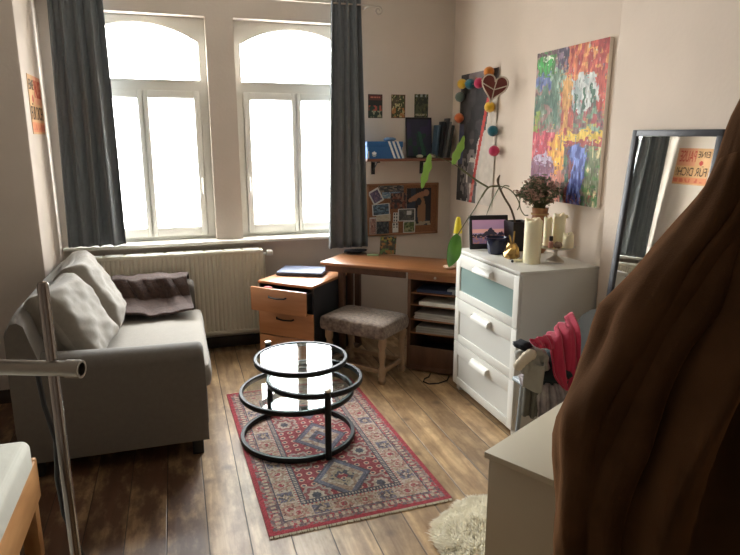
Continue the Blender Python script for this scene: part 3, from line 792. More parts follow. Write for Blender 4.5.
pin('lower white photo-booth strip in the middle of the pin board', 222, 262, 290, 356, lambda U, V: np.where((V < .5)[..., None], fill(U, (204, 202, 196)), strip(U, V)), radians(1), 4)
def wl_(U, V):
    A = photo_fn((58, 62, 62), (74, 78, 76), (92, 92, 84), 69, WH, .035)(U, V); put(A, (abs(U - .62) < .14) & (abs(V - .68) < .18), (188, 188, 186)); return A
pin('white-bordered dark landscape photo right of the booth strips', 260, 382, 198, 282, wl_, 0, 3)
pin('leafy green photo at the bottom middle of the pin board', 298, 382, 285, 362, photo_fn((66, 82, 48), (104, 116, 74), (140, 140, 104), 70, WH, .03), 0, 2)

# ================================================================== roll container with sleeve
D45 = atan2(-.69, .723)
rc = thing('drawer_cabinet', 'beech drawer cabinet with dark sides standing left of the desk', 'drawer cabinet', (.527 + .012, 4.471 - .012, 0), D45)
W_, DP = .475, .55
MB().span((0, .0, .64), (W_, DP, .66), bev=.003).build('top', M_wood_o, rc)
MB().span((.0, .02, .05), (.016, DP, .64)).span((W_ - .016, .02, .05), (W_, DP, .64)).span((.016, DP - .012, .05), (W_ - .016, DP, .64)).span((.016, .02, .05), (W_ - .016, DP - .012, .066)).build('body', M_dark_lam, rc, smooth=False)
def drawer(zb, zt, out, handle=True):
    dr = MB().span((.0, -.0 - out, zb), (W_, .018 - out, zt), bev=.002).build('drawer', M_wood_o, rc)
    MB().span((.03, .018 - out, zb + .02), (W_ - .03, .36 - out * 1.0, zb + .028)).span((.03, .018 - out, zb + .02), (.04, .34 - out, zt - .03)).span((W_ - .04, .018 - out, zb + .02), (W_ - .03, .34 - out, zt - .03)).build('drawer_box', M_blackp, dr, smooth=False)
    cz = zt - .055; h = [(W_ * .5 - .075, -out, cz), (W_ * .5 - .065, -out - .018, cz - .004), (W_ * .5, -out - .024, cz - .008), (W_ * .5 + .065, -out - .018, cz - .004), (W_ * .5 + .075, -out, cz)]
    MB().tube(h, .006, 8).build('handle', M_black, dr)
drawer(.455, .632, .09); drawer(.250, .447, 0); drawer(.06, .243, 0)
M_redp = mat('red_folder', (170, 40, 36), .6)
tag(MB().box((.60, 4.33, .632), (.06, .02, .008), rz=D45).build('red_pen_case', M_redp), 'small red item peeking out of the open top drawer', 'stationery')
for i in range(4):
    x, y = ((.06, .08), (W_ - .06, .08), (.06, DP - .06), (W_ - .06, DP - .06))[i]
    MB().lathe([(.022, 0), (.026, .012), (.022, .03), (.010, .05)], (x, y, 0), 14).build('castor', M_blackp, rc)
M_sleeve = mat('blue_grey_neoprene', (74, 82, 104), .55, var=.05, bump=.1)
ls = thing('laptop_sleeve', 'flat blue-grey laptop sleeve lying on the drawer cabinet', 'laptop sleeve', (.915, 4.60, .6615), D45 + radians(17))
MB().box((0, 0, .016), (.37, .26, .03), bev=.012, seg=4).build('body', M_sleeve, ls)
MB().tube([(-.18, -.131, .018), (.18, -.131, .018)], .003, 6).build('zip', M_blackp, ls)

# ================================================================== desk
FL = Vector((1.01, 4.42, 0)); DA = atan2(-.656, .755)
dk = thing('desk', 'honey-brown wooden desk set at an angle under the wall shelf', 'desk', FL, DA)
L_, Dp, ZD = 1.13, .49, .78
MB().span((0, 0, ZD - .024), (L_, Dp, ZD), bev=.004).build('desktop', M_wood_d, dk)
MB().span((.03, .03, ZD - .075), (.68, .05, ZD - .024)).span((.03, Dp - .05, ZD - .09), (.68, Dp - .03, ZD - .024)).build('apron', M_wood_dd, dk, smooth=False)
for nm, (x, y) in (('leg', (.135, .10)), ('leg', (.135, .25)), ('leg', (.135, .40))):
    MB().span((x - .022, y - .022, .03), (x + .022, y + .022, ZD - .024), bev=.003).build(nm, M_wood_dd, dk)
MB().span((.112, .07, 0), (.158, .43, .032), bev=.003).build('foot_rail', M_wood_dd, dk)
PX0, PX1, PY0, PY1 = .70, 1.12, .03, .46
ped = MB()
ped.span((PX0, PY0, .02), (PX0 + .022, PY1, ZD - .024)).span((PX1 - .022, PY0, .02), (PX1, PY1, ZD - .024)).span((PX0, PY1 - .012, .02), (PX1, PY1, ZD - .024))
ped.span((PX0 + .02, PY0, .02), (PX1 - .02, PY1, .05))
ped.build('pedestal', M_wood_dd, dk, smooth=False)
MB().span((PX0 + .004, PY0 - .012, ZD - .075), (PX1, PY0 + .006, ZD - .026), bev=.004).build('shutter_rail', M_wood_d, dk)
MB().lathe([(.009, -.004), (.009, 0), (.004, .001)], ((PX0 + PX1) / 2, PY0 - .014, ZD - .05), 14, 'Y').build('keyhole', M_silver, dk)
MB().span((PX0 + .02, PY0 + .002, .05), (PX1 - .02, PY0 + .018, .20), bev=.002).build('lower_panel', M_wood_dd, dk)
SHZ = (.605, .515, .405, .305)
for z in SHZ: MB().span((PX0 + .022, PY0 + .01, z - .008), (PX1 - .022, PY1 - .013, z)).build('tray', M_wood_d, dk, smooth=False)
def ontray(name, label, cat, x, y, z, d, col_, rz=0, n=1, grp='papers in the desk pedestal'):
    t = thing(name, label, cat, dk_pt(x, y, z + .0005), DA + rz, grp)
    for i in range(n):
        h = d[2] / n
        MB().box(((random.random() - .5) * .012, (random.random() - .5) * .012, h * (i + .5)), (d[0], d[1], h * .94), rz=(random.random() - .5) * .12 if n > 1 else 0).build('sheet', mat(name + '_sheet', tuple(c - 8 * (i % 3) for c in col_), .8), t, smooth=False)
    return t
def dk_pt(x, y, z):
    c, s = cos(DA), sin(DA); return (FL.x + c * x - s * y, FL.y + s * x + c * y, z)
ontray('document_folder', 'dark blue folder on the top tray of the desk pedestal', 'folder', .89, .16, SHZ[0], (.26, .2, .022), (44, 54, 82), .05)
tag(MB().box(dk_pt(1.03, .12, SHZ[0] + .020), (.09, .10, .038), rz=DA, bev=.004).build('small_box', mat('pale_box', (150, 156, 160), .6)), 'small pale box on the top tray of the desk pedestal', 'box')
ontray('paper_pad', 'white paper pad on the second tray of the desk pedestal', 'paper', .93, .14, SHZ[1], (.29, .20, .026), (204, 200, 190))
ontray('paper_stack', 'loose stack of papers on the third tray of the desk pedestal', 'paper', .91, .16, SHZ[2], (.32, .22, .045), (176, 172, 164), 0, 7)
ontray('paper_stack', 'loose stack of papers on the lowest tray of the desk pedestal', 'paper', .92, .16, SHZ[3], (.31, .22, .045), (150, 146, 140), 0, 7)
ontray('document_folder', 'black folder at the bottom of the desk pedestal', 'folder', .91, .18, .052, (.3, .25, .10), (20, 20, 22), 0)
# small things on the desk
M_yel = attr_mat('greeting_card_print', .6)
def gc(U, V):
    A = fill(U, (74, 66, 50)); put(A, V > .76, (150, 132, 62)); put(A, noise2(U, V, 7, 7, 77) > .6, (146, 104, 56)); put(A, (noise2(U, V, 9, 8, 78) > .6), (44, 48, 44)); put(A, noise2(U, V, 11, 11, 79) > .76, (88, 116, 66)); return A
o_ = dk_pt(.30, .46, ZD + .002)
c_, s_ = cos(DA + .35), sin(DA + .35)
tag(painted('greeting_card', o_, (c_ * .13, s_ * .13, 0), (.02, .03, .14), 20, 22, gc, .003, M_yel, None, (150, 130, 70)), 'yellow and dark greeting card standing on the desk below the pin board', 'card')
tag(MB().box(dk_pt(.27, .40, ZD + .005), (.09, .05, .009), rz=DA + .3).build('note_pad', mat('mint_paper', (150, 176, 140), .8)), 'small mint green note pad lying on the desk by the greeting card', 'note pad')
gm = garment_blob(MB(), dk_pt(.10, .41, ZD + .022), (.095, .05, .018), 9, .15)
tag(gm.build('dark_scarf', M_darkcloth, angle=80), 'dark crumpled cloth on the desk corner under the right curtain', 'cloth')
tag(garment_blob(MB(), dk_pt(.98, .15, ZD + .014), (.05, .04, .011), 12, .15).build('crumpled_paper', mat('peach_paper', (196, 168, 146), .8), angle=80), 'crumpled peach paper on the desk beside the white chest', 'paper')
cone = thing('glue_bottle', 'tall beige cone bottle with yellow tip and red band behind the chest', 'bottle', (2.045, 4.02, ZD + .0005))
cone.location = (1.915, 3.92, ZD + .0005)
MB().lathe([(.040, 0), (.042, .01), (.038, .08), (.030, .25)], (0, 0, 0), 24).build('body', mat('beige_card', (196, 184, 158), .6), cone)
MB().lathe([(.0305, 0), (.0315, .004), (.022, .08), (.013, .115), (.004, .118)], (0, 0, .25), 24).build('tip', mat('yellow_plastic', (226, 206, 40), .5), cone)
MB().lathe([(.0405, .06), (.0402, .061), (.0385, .110), (.037, .111)], (0, 0, 0), 24, cap=False).build('band', mat('red_band', (190, 40, 44), .5), cone)
cb_ = [(1.70, 3.86, .006), (1.66, 3.80, .006), (1.62, 3.78, .006), (1.59, 3.73, .006), (1.61, 3.68, .006), (1.68, 3.67, .006), (1.76, 3.70, .006), (1.80, 3.76, .006)]
tag(MB().tube(cb_, .005, 8).build('cable', M_blackp), 'black cable looped on the floor between desk and white chest', 'cable')

# ------------------------------------------------------------------ upholstered stool
SA = radians(-49)
M_tap = mat('tapestry_cloth', (84, 68, 60), .95, scale=34, color2=(150, 132, 116), bump=.4, bscale=200, sheen=.2, stretch=(1, 2.4, 1), detail=6)
st = thing('footstool', 'upholstered footstool with turned oak legs in front of the desk', 'stool', (1.262, 4.06, 0), SA)
m = cushion((-.01, 0, .385), (.56, .39, .125), None, 1.0, 2, rim=.72, wr=.002); m.build('seat_cushion', M_tap, st, angle=80, sub=1)
for sx in (-1, 1):
    for sy in (-1, 1):
        MB().lathe([(.016, 0), (.020, .01), (.024, .03), (.016, .05), (.021, .07), (.0215, .11), (.017, .12), (.0135, .14), (.019, .19), (.022, .22), (.015, .25), (.020, .265), (.023, .28), (.023, .345)], (sx * .225, sy * .145, 0), 18).warp(lambda c: Vector((sx * .225 + (c.x - sx * .225) * 1.3, sy * .145 + (c.y - sy * .145) * 1.3, c.z))).build('leg', M_wood_s, st)
for sy in (-1, 1): MB().span((-.215, sy * .145 - .012, .075), (.215, sy * .145 + .012, .105), bev=.004).build('stretcher', M_wood_s, st)
for sx in (-1, 1): MB().span((sx * .225 - .012, -.135, .075), (sx * .225 + .012, .135, .105), bev=.004).build('stretcher', M_wood_s, st)

# ================================================================== rug and three-tier table
def rug_fn(U, V):
    W, L = .88, 1.60
    x, y = U * W, V * L
    RED, DRED, CRM, BLU, DBL, TAN, BRN = (128, 20, 36), (100, 20, 34), (172, 152, 138), (96, 88, 106), (64, 58, 72), (146, 114, 98), (92, 64, 58)
    A = fill(U, RED)
    dx = np.minimum(x, W - x); dy = np.minimum(y, L - y); dd = np.minimum(dx, dy)
    al = np.where(dx < dy, y, x)
    fine = noise2(x, y, 110, 110, 5); mid = noise2(x, y, 60, 60, 6)
    # field
    put(A, (dd > .20) & (fine > .62), (128, 26, 40))
    gx, gy = (x - .44), (y - .80)
    for k, cy in enumerate((-.44, -.0, .44)):
        r = (abs(gx) / .155 + abs(gy - cy) / .20); st_ = np.floor(r * 12) % 2
        put(A, r < 1.0, BLU); put(A, (r < 1.0) & (r > .82) & (st_ == 1), DBL); put(A, r < .74, CRM); put(A, (r < .74) & (mid > .5), TAN)
        put(A, r < .46, BLU if k == 1 else (150, 130, 110)); put(A, (r < .46) & (mid > .55), DBL); put(A, r < .20, RED)
    for sx in (-1, 1):
        for cy in (-.56, -.22, .22, .56):
            r = np.sqrt(((abs(gx - sx * .165)) / .075) ** 2 + ((gy - cy) / .085) ** 2); a_ = np.arctan2((gy - cy), gx - sx * .165)
            r = r * (1 + .12 * np.cos(8 * a_)); put(A, r < 1, (150, 132, 124)); put(A, (r < .8), (128, 60, 62)); put(A, r < .55, CRM); put(A, r < .3, DBL)
    qx, qy = (x / .052) % 1 - .5, (y / .052) % 1 - .5; rq = np.sqrt(qx ** 2 + qy ** 2)
    fieldmask = (dd > .21) & (A[..., 0] > 120) & (A[..., 1] < 45)
    put(A, fieldmask & (rq < .30), (190, 150, 130)); put(A, fieldmask & (rq < .16), DBL)
    # corner steps
    # inner guard stripes
    g1 = (dd > .185) & (dd < .215); put(A, g1, DBL); put(A, g1 & (((al / .016) % 1) > .55) & (dd > .192) & (dd < .208), CRM)
    put(A, (dd > .172) & (dd < .185), CRM); put(A, (dd > .172) & (dd < .185) & (((al / .02) % 1) > .6), (150, 60, 60))
    # main cream border with rosettes and blue squares
    mb = (dd > .085) & (dd < .172); put(A, mb, CRM)
    t = (al / .108); c = t % 1 - .5; wv = (dd - .1285) / .108; k_ = np.floor(t) % 3
    rr = np.sqrt(c ** 2 + wv ** 2); an = np.arctan2(wv, c)
    ro = mb & (k_ != 2) & (rr * (1 + .18 * np.cos(8 * an)) < .40); put(A, ro, (152, 104, 92)); put(A, ro & (rr < .24), CRM); put(A, ro & (rr < .15), (140, 40, 50))
    sq = mb & (k_ == 2) & (abs(c) < .38) & (abs(wv) < .34); put(A, sq, BLU); put(A, sq & ((abs(c) + abs(wv)) < .34), DBL); put(A, sq & ((abs(c) + abs(wv)) < .16), CRM)
    put(A, mb & (fine > .66), (150, 128, 106)); put(A, mb & (fine < .16), (112, 70, 66))
    # outer mixed guard
    og = (dd > .024) & (dd < .085); put(A, og, (96, 72, 76)); put(A, og & (mid > .5), (136, 112, 104)); put(A, og & (fine > .70), (150, 40, 52)); put(A, og & (abs(dd - .055) < .012) & (((al / .03) % 1) > .5), (170, 150, 130))
    put(A, (dd > .080) & (dd < .086), DBL)
    put(A, dd < .024, (146, 22, 38))
    A += (noise2(x, y, 300, 300, 12)[..., None] - .5) * 26
    A += (noise2(x, y, 130, 130, 15)[..., None] - .5) * 44
    return A
rug = thing('rug', 'red Persian-style patterned rug with cream border under the glass table', 'rug', (.70, 3.14, 0), radians(1.8))
painted('pile', (-.44, -.80, .009), (.88, 0, 0), (0, 1.60, 0), 300, 540, rug_fn, .008, M_rug, rug, (120, 24, 36))
for sy in (-1, 1):
    fm = MB(); rnd = random.Random(4)
    for i in range(170):
        x = -.435 + .87 * i / 169; a = rnd.uniform(-.006, .006)
        fm.tube([(x, sy * .795, .006), (x + a * .5, sy * .805, .005), (x + a, sy * (.811 + rnd.uniform(0, .003)), .004)], [.0032, .0032, .002], 5)
    fr_ = fm.build('fringe', M_fringe, rug); fr_['kind'] = 'stuff'

ct = thing('coffee_table', 'three-tier round black and glass swivel table standing on the red rug', 'coffee table', (.585, 3.21, .0095))
RG = (.585, 3.205)
MB().torus((RG[0], RG[1], .0255), .318, .011, 72, .030).build('floor_ring', M_black, ct, world=True)
PA, PB = (.688, 2.885), (.474, 3.53)
def tier(cx, cy, z, r, nm):
    rim = MB().torus((cx, cy, z - .010), r - .009, .009, 72, .028).build('tier_rim', M_black, ct, world=True)
    MB().lathe([(.001, -.004), (r - .0185, -.004), (r - .0185, .004), (.001, .004)], (cx, cy, z - .004), 64, cap=False).build('glass_top', M_glass_t, rim, world=True, angle=30)
tier(.585, 3.205, .30, .325, 'low'); tier(.676, 3.145, .385, .270, 'mid'); tier(.622, 3.255, .468, .268, 'top')
for (px, py), zt in ((PA, .40), (PB, .478)):
    po = MB().lathe([(.0175, 0), (.0175, zt - .012)], (px, py, .0105), 20).build('post', M_black, ct, world=True)
    MB().lathe([(.0195, 0), (.0195, .010), (.014, .014), (.001, .0145)], (px, py, zt - .002), 20).build('post_cap', M_silver, po, world=True)

# ================================================================== RIGHT: chest of drawers
CX0, CX1, CY0, CY1, CZ0, CZ1 = 1.745, 2.255, 2.80, 3.58, .05, .985
ch = thing('chest_of_drawers', 'white chest of three drawers, the top one with frosted glass, by the right wall', 'chest of drawers', ((CX0 + CX1) / 2, 3.19, 0))
MB().span((CX0 + .02, CY0, CZ0), (CX1, CY1, CZ1 - .02), bev=.002).build('body', M_white, ch, world=True)
MB().span((CX0, CY0 - .004, CZ1 - .02), (CX1, CY1 + .004, CZ1), bev=.003).build('top', M_white, ch, world=True)
for y in (CY0 + .03, CY1 - .03):
    for x in (CX0 + .05, CX1 - .04): MB().span((x - .022, y - .022, 0), (x + .022, y + .022, CZ0 + .002), bev=.002).build('foot', M_white, ch, world=True)
def cdrawer(z0, z1, panel):
    fw, tb = .055, .052
    fr = MB(); xa, xb = CX0, CX0 + .018
    ya, yb = CY0 + .002, CY1 - .002
    top_rail = .085
    fr.span((xa, ya, z0), (xb, ya + fw, z1), bev=.0015).span((xa, yb - fw, z0), (xb, yb, z1), bev=.0015)
    fr.span((xa, ya + fw, z0), (xb, yb - fw, z0 + tb), bev=.0015).span((xa, ya + fw, z1 - top_rail), (xb, yb - fw, z1), bev=.0015)
    d_ = fr.build('drawer', M_white, ch, world=True)
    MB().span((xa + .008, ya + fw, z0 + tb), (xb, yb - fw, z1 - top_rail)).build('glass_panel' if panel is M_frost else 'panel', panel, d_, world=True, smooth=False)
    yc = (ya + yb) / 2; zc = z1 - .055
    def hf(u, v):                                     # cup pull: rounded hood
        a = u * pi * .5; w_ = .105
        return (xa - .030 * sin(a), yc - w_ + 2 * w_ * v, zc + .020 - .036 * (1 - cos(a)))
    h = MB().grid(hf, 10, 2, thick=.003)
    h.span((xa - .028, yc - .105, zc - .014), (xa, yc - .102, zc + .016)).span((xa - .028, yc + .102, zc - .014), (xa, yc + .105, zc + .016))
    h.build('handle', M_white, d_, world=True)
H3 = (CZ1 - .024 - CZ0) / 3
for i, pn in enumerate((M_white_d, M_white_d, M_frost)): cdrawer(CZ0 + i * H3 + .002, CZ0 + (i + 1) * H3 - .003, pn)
ZT_ = CZ1 + .0005
# skyline picture frame (easel)
def sky(U, V):
    A = fill(U, (150, 122, 146)); A = A + ((V - .5)[..., None]) * np.array([40, 10, 10.])
    put(A, (V > .45) & (V < .62), (206, 150, 140)); h = .36 + .42 * noise2(U, U * 0, 16, 1, 5) * np.exp(-((U - .68) / .25) ** 2) + .06 * noise2(U, U * 0, 34, 1, 8)
    put(A, V < h, (46, 40, 52)); put(A, V < .24, (118, 94, 116)); put(A, (V < .36) & (noise2(U, V, 26, 16, 6) > .66), (150, 104, 92)); return A
pa = Vector((1.80, 3.50, ZT_)); pb = Vector((2.06, 3.455, ZT_)); du = (pb - pa); nn = Vector((0, 0, 1)).cross(du).normalized()
pfm = thing('framed_photo', 'black-framed screen showing a purple city skyline on the white chest', 'digital frame', tuple((pa + pb) / 2))
up = (Vector((0, 0, 1)) * .215 + nn * .05)
fm = MB(); Rm = Matrix((du.normalized(), up.cross(du).normalized() * 1.0, up.normalized())).transposed()
cen = pa + du / 2 + up / 2
fm.box(cen + nn * .004 + Vector((0, 0, .002)), (du.length, .016, up.length), rot=Rm, bev=.004)
fm.build('frame', M_blackp, pfm, world=True)
o_ = pa + du * .07 + up * .17 - nn * .0055 + Vector((0, 0, .002))
M_scr = attr_mat('lit_screen', .25); b_ = M_scr.node_tree.nodes['Principled BSDF']
M_scr.node_tree.links.new(M_scr.node_tree.nodes['Color Attribute'].outputs['Color'] if 'Color Attribute' in M_scr.node_tree.nodes else [x for x in M_scr.node_tree.nodes if x.bl_idname == 'ShaderNodeVertexColor'][0].outputs['Color'], b_.inputs['Emission Color']); b_.inputs['Emission Strength'].default_value = .12
painted('screen', o_, du * .86, up * .70, 70, 44, sky, .0015, M_scr, pfm, (20, 20, 20), world=True)
MB().tube([cen + nn * .012, (pa + pb) / 2 + nn * .13 + Vector((0, 0, .004))], .005, 6).build('stand', M_blackp, pfm, world=True)

# dracaena-like plant in black square pot
pl = thing('potted_plant', 'sparse trailing houseplant in a square black pot on the white chest', 'plant', (2.10, 3.43, ZT_))
MB().rings([[(-.055, -.05, 0), (.055, -.05, 0), (.055, .05, 0), (-.055, .05, 0)], [(-.065, -.06, .19), (.065, -.06, .19), (.065, .06, .19), (-.065, .06, .19)], [(-.058, -.053, .19), (.058, -.053, .19), (.058, .053, .19), (-.058, .053, .19)], [(-.055, -.05, .17), (.055, -.05, .17), (.055, .05, .17), (-.055, .05, .17)]]).build('pot', M_blackp, pl, smooth=False)
MB().box((0, 0, .172), (.108, .098, .004)).build('soil', mat('soil', (50, 38, 30), .95), pl)
def strap(m, pts, w, up=(0, 0, 1), fold=.25, prof=None, nseg=None):
    """a leaf blade along a polyline: width profile w*f(t), slight V fold"""
    P = [Vector(p) for p in pts]
    # resample with Catmull-Rom
    n = nseg or 14; out = []
    Q = [P[0] * 2 - P[1]] + P + [P[-1] * 2 - P[-2]]
    for k in range(n + 1):
        t = k / n * (len(P) - 1); i = min(int(t), len(P) - 2); f = t - i
        a, b_, c, d_ = Q[i], Q[i + 1], Q[i + 2], Q[i + 3]
        out.append(.5 * ((2 * b_) + (c - a) * f + (2 * a - 5 * b_ + 4 * c - d_) * f * f + (3 * b_ - a - 3 * c + d_) * f ** 3))
    up = Vector(up); rows = []
    for k, p in enumerate(out):
        t = (out[min(k + 1, n)] - out[max(k - 1, 0)]).normalized(); s = t.cross(up)
        if s.length < .05: s = t.cross(Vector((1, 0, 0)))
        s.normalize(); nn_ = s.cross(t).normalized(); u_ = k / n
        ww = w * (prof(u_) if prof else (min(1, u_ * 6 + .3) * (1 - u_ ** 3)))
        rows.append((p, s, nn_, max(ww, .0006)))
    def fn(u, v):
        p, s, nn_, ww = rows[int(round(v * n))]; q = (u - .5) * 2
        return p + s * ww * q + nn_ * abs(q) * ww * fold
    m.grid(fn, 4, n, thick=.0012); return m
def smooth_pts(pts, n=24):
    P = [Vector(p) for p in pts]; Q = [P[0] * 2 - P[1]] + P + [P[-1] * 2 - P[-2]]; out = []
    for k in range(n + 1):
        t = k / n * (len(P) - 1); i = min(int(t), len(P) - 2); f = t - i; a, b_, c, d_ = Q[i], Q[i + 1], Q[i + 2], Q[i + 3]
        out.append(.5 * ((2 * b_) + (c - a) * f + (2 * a - 5 * b_ + 4 * c - d_) * f * f + (3 * b_ - a - 3 * c + d_) * f ** 3))
    return out
def Wd(p): return [Vector(q) for q in p]
pl.location = (2.08, 3.40, ZT_)
MB().tube(smooth_pts([(2.07, 3.40, 1.15), (2.028, 3.40, 1.254), (1.973, 3.40, 1.332), (1.934, 3.40, 1.402), (1.925, 3.40, 1.44), (1.937, 3.40, 1.47)], 16), [.007] * 12 + [.0085, .009, .007, .005, .003], 8).build('main_stem', mat('woody_stem', (92, 76, 58), .8), pl, world=True)
MB().tube(smooth_pts([(1.934, 3.40, 1.402), (1.851, 3.38, 1.396), (1.791, 3.36, 1.336), (1.739, 3.34, 1.27), (1.687, 3.34, 1.20), (1.628, 3.34, 1.11)], 24), [.006] * 10 + [.0035] * 15, 8).build('trailing_stem', M_stem, pl, world=True)
MB().tube(smooth_pts([(1.851, 3.38, 1.395), (1.80, 3.42, 1.43), (1.772, 3.45, 1.455), (1.702, 3.50, 1.515), (1.633, 3.52, 1.555), (1.573, 3.54, 1.58), (1.53, 3.55, 1.60)], 24), [.006] * 12 + [.003] * 13, 8).build('trailing_stem', M_stem, pl, world=True)
strap(MB(), [(1.934, 3.39, 1.40), (1.876, 3.38, 1.303), (1.837, 3.37, 1.225)], .006).build('narrow_leaf', M_stem, pl, world=True)
for pts in ([(1.934, 3.39, 1.402), (1.985, 3.37, 1.385), (2.03, 3.37, 1.349), (2.062, 3.36, 1.29), (2.05, 3.36, 1.25)], [(2.03, 3.37, 1.349), (2.06, 3.36, 1.335), (2.068, 3.36, 1.27), (2.10, 3.36, 1.22), (2.13, 3.36, 1.215)],
            [(1.95, 3.40, 1.38), (1.99, 3.43, 1.40), (2.03, 3.44, 1.395)]):
    MB().tube(smooth_pts(pts, 14), .0035, 6).build('curled_stem', M_stem, pl, world=True)
oval = lambda u: max(.03, sin(pi * min(1, u * .93 + .07)) ** .75)
strap(MB(), [(1.635, 3.34, 1.115), (1.60, 3.32, 1.06), (1.575, 3.30, .99), (1.56, 3.30, .925)], .062, (.35, -1, 0), .22, oval).build('broad_leaf', M_leaf, pl, world=True)
lob = lambda u: max(.04, sin(pi * u) ** .6 * (1 - .35 * u) * (1 + .18 * sin(u * 22)))
strap(MB(), [(1.525, 3.55, 1.60), (1.51, 3.55, 1.53), (1.485, 3.55, 1.44), (1.475, 3.55, 1.385)], .034, (.2, -1, 0), .2, lob).build('lobed_leaf', M_leaf_l, pl, world=True)
strap(MB(), [(1.665, 3.51, 1.53), (1.68, 3.51, 1.58), (1.715, 3.51, 1.65), (1.735, 3.51, 1.71)], .034, (.2, -1, 0), .2, lob).build('lobed_leaf', M_leaf_l, pl, world=True)

# dried flowers in a vase
vs = thing('vase', 'amber-brown pottery vase behind the tall candle on the white chest', 'vase', (2.17, 3.29, ZT_))
MB().lathe([(.04, 0), (.052, .02), (.058, .10), (.054, .19), (.046, .245), (.052, .285), (.047, .285), (.042, .245), (.044, .2)], (0, 0, 0), 28).build('body', mat('amber_glaze', (140, 88, 54), .35, color2=(176, 124, 84), scale=12), vs)
MB().torus((0, 0, .245), .050, .005, 24).build('binding', mat('raffia', (176, 140, 96), .9), vs)
fb = thing('dried_flowers', 'bunch of dried grey-green and dusty pink flowers in the amber vase', 'dried flowers', (2.17, 3.29, ZT_ + .262))
rnd = random.Random(12); sm, f1, f2 = MB(), MB(), MB()
for i in range(190):
    a = rnd.uniform(0, 2 * pi); el = rnd.uniform(0, 1) ** .6; L = rnd.uniform(.08, .225) * (1 - .22 * el)
    dirv = Vector((cos(a) * el * .8, sin(a) * el * .66, 1.0 - .5 * el)).normalized()
    p0 = Vector((rnd.uniform(-.02, .02), rnd.uniform(-.02, .02), -.02)); p2 = Vector((0, 0, .02)) + dirv * L + Vector((-.015, 0, .0)); p1 = p0 * .4 + p2 * .5 + Vector((0, 0, .03))
    sm.tube(smooth_pts([p0, p1, p2], 5), .0016, 4, cap=False)
    tgt = f2 if rnd.random() < .42 else f1
    for k in range(9 if tgt is f1 else 8):
        t = rnd.uniform(.45, 1.02); c = p1 * (1 - t) + p2 * t + Vector((rnd.gauss(0, .012), rnd.gauss(0, .012), rnd.gauss(0, .012)))
        r = rnd.uniform(.005, .010)
        q = bmesh.ops.create_icosphere(tgt.bm, subdivisions=1, radius=r)
        bmesh.ops.transform(tgt.bm, matrix=Matrix.Translation(c) @ Matrix.Rotation(rnd.uniform(0, 3), 4, (rnd.random(), rnd.random(), rnd.random())) @ Matrix.Diagonal((1.9, .8, .5, 1)), verts=q['verts'])
sm.build('stems', M_stem, fb); g_ = f1.build('foliage', mat('grey_green_foliage', (122, 122, 98), .95, color2=(92, 96, 74), scale=40), fb, smooth=False); g_['kind'] = 'stuff'
g_ = f2.build('blossoms', mat('dusty_pink_blossom', (190, 160, 144), .95, color2=(164, 128, 114), scale=40), fb, smooth=False, label='dusty pink blossoms'); g_['kind'] = 'stuff'

def candle(label, x, y, z, r, h, tilt=0, drip=0, grp='cream pillar candles on the white chest'):
    t = thing('candle', label, 'candle', (x, y, z), 0, grp)
    m = MB().lathe([(r, 0), (r, h * .5), (r * 1.0, h - .012), (r * .97, h - .003), (r * .85, h), (r * .55, h - .006), (.001, h - .010)], (0, 0, 0), 28)
    m.warp(lambda c: Vector((c.x, c.y, c.z + (.008 * sin(3 * atan2(c.y, c.x)) + .004 * sin(7 * atan2(c.y, c.x))) * (1 if c.z > h * .9 else 0))))
    m.build('wax', M_wax, t, angle=70)
    if drip:
        MB().ball((r * .98, -.004, h - .014), .016, 2, (1.1, 1, .75)).ball((-r * .9, -.01, h - .012), .012, 2).build('wax_drip', M_wax, t, angle=80)
    MB().tube([(0, 0, h - .012), (.001, 0, h + .004)], .0012, 5).build('wick', M_blackp, t)
    return t
candle('tall thick cream candle standing at the front of the white chest', 1.945, 3.005, ZT_, .050, .255)
cs = thing('cake_stand', 'small tarnished silver pedestal dish holding candles on the white chest', 'pedestal dish', (2.10, 3.00, ZT_))
MB().lathe([(.052, 0), (.050, .008), (.030, .022), (.013, .035), (.011, .055), (.018, .066), (.04, .074), (.085, .080), (.108, .086), (.112, .092), (.106, .091), (.08, .084), (.001, .082)], (0, 0, 0), 36).build('dish', M_silver, cs)
zc_ = ZT_ + .0865
candle('slim cream candle at the left on the silver pedestal dish', 2.075, 3.055, zc_, .024, .165)
candle('cream candle with a dripped rim at the middle of the silver pedestal dish', 2.145, 3.045, zc_, .036, .185, drip=1)
candle('short cream candle at the right on the silver pedestal dish', 2.15, 2.955, zc_, .031, .083)
pb_ = thing('perfume_bottle', 'tiny pink bottle with black cap on the silver pedestal dish', 'bottle', (2.055, 2.985, zc_ - .001))
MB().lathe([(.013, 0), (.015, .004), (.015, .032), (.008, .038), (.007, .042)], (0, 0, 0), 16).build('body', mat('pink_glass', (196, 140, 124), .3), pb_)
MB().lathe([(.010, 0), (.011, .002), (.011, .024), (.009, .026)], (0, 0, .042), 16).build('cap', M_blackp, pb_)
tag(MB().ball((2.085, 2.96, zc_ + .018), .026, 3, (1.1, .8, .75)).warp(lambda c: Vector((c.x, c.y, c.z + .003 * sin(c.x * 300)))).build('shell', mat('brown_shell', (112, 88, 74), .4, color2=(150, 126, 108), scale=60)), 'small brown shell lying on the silver pedestal dish', 'shell')
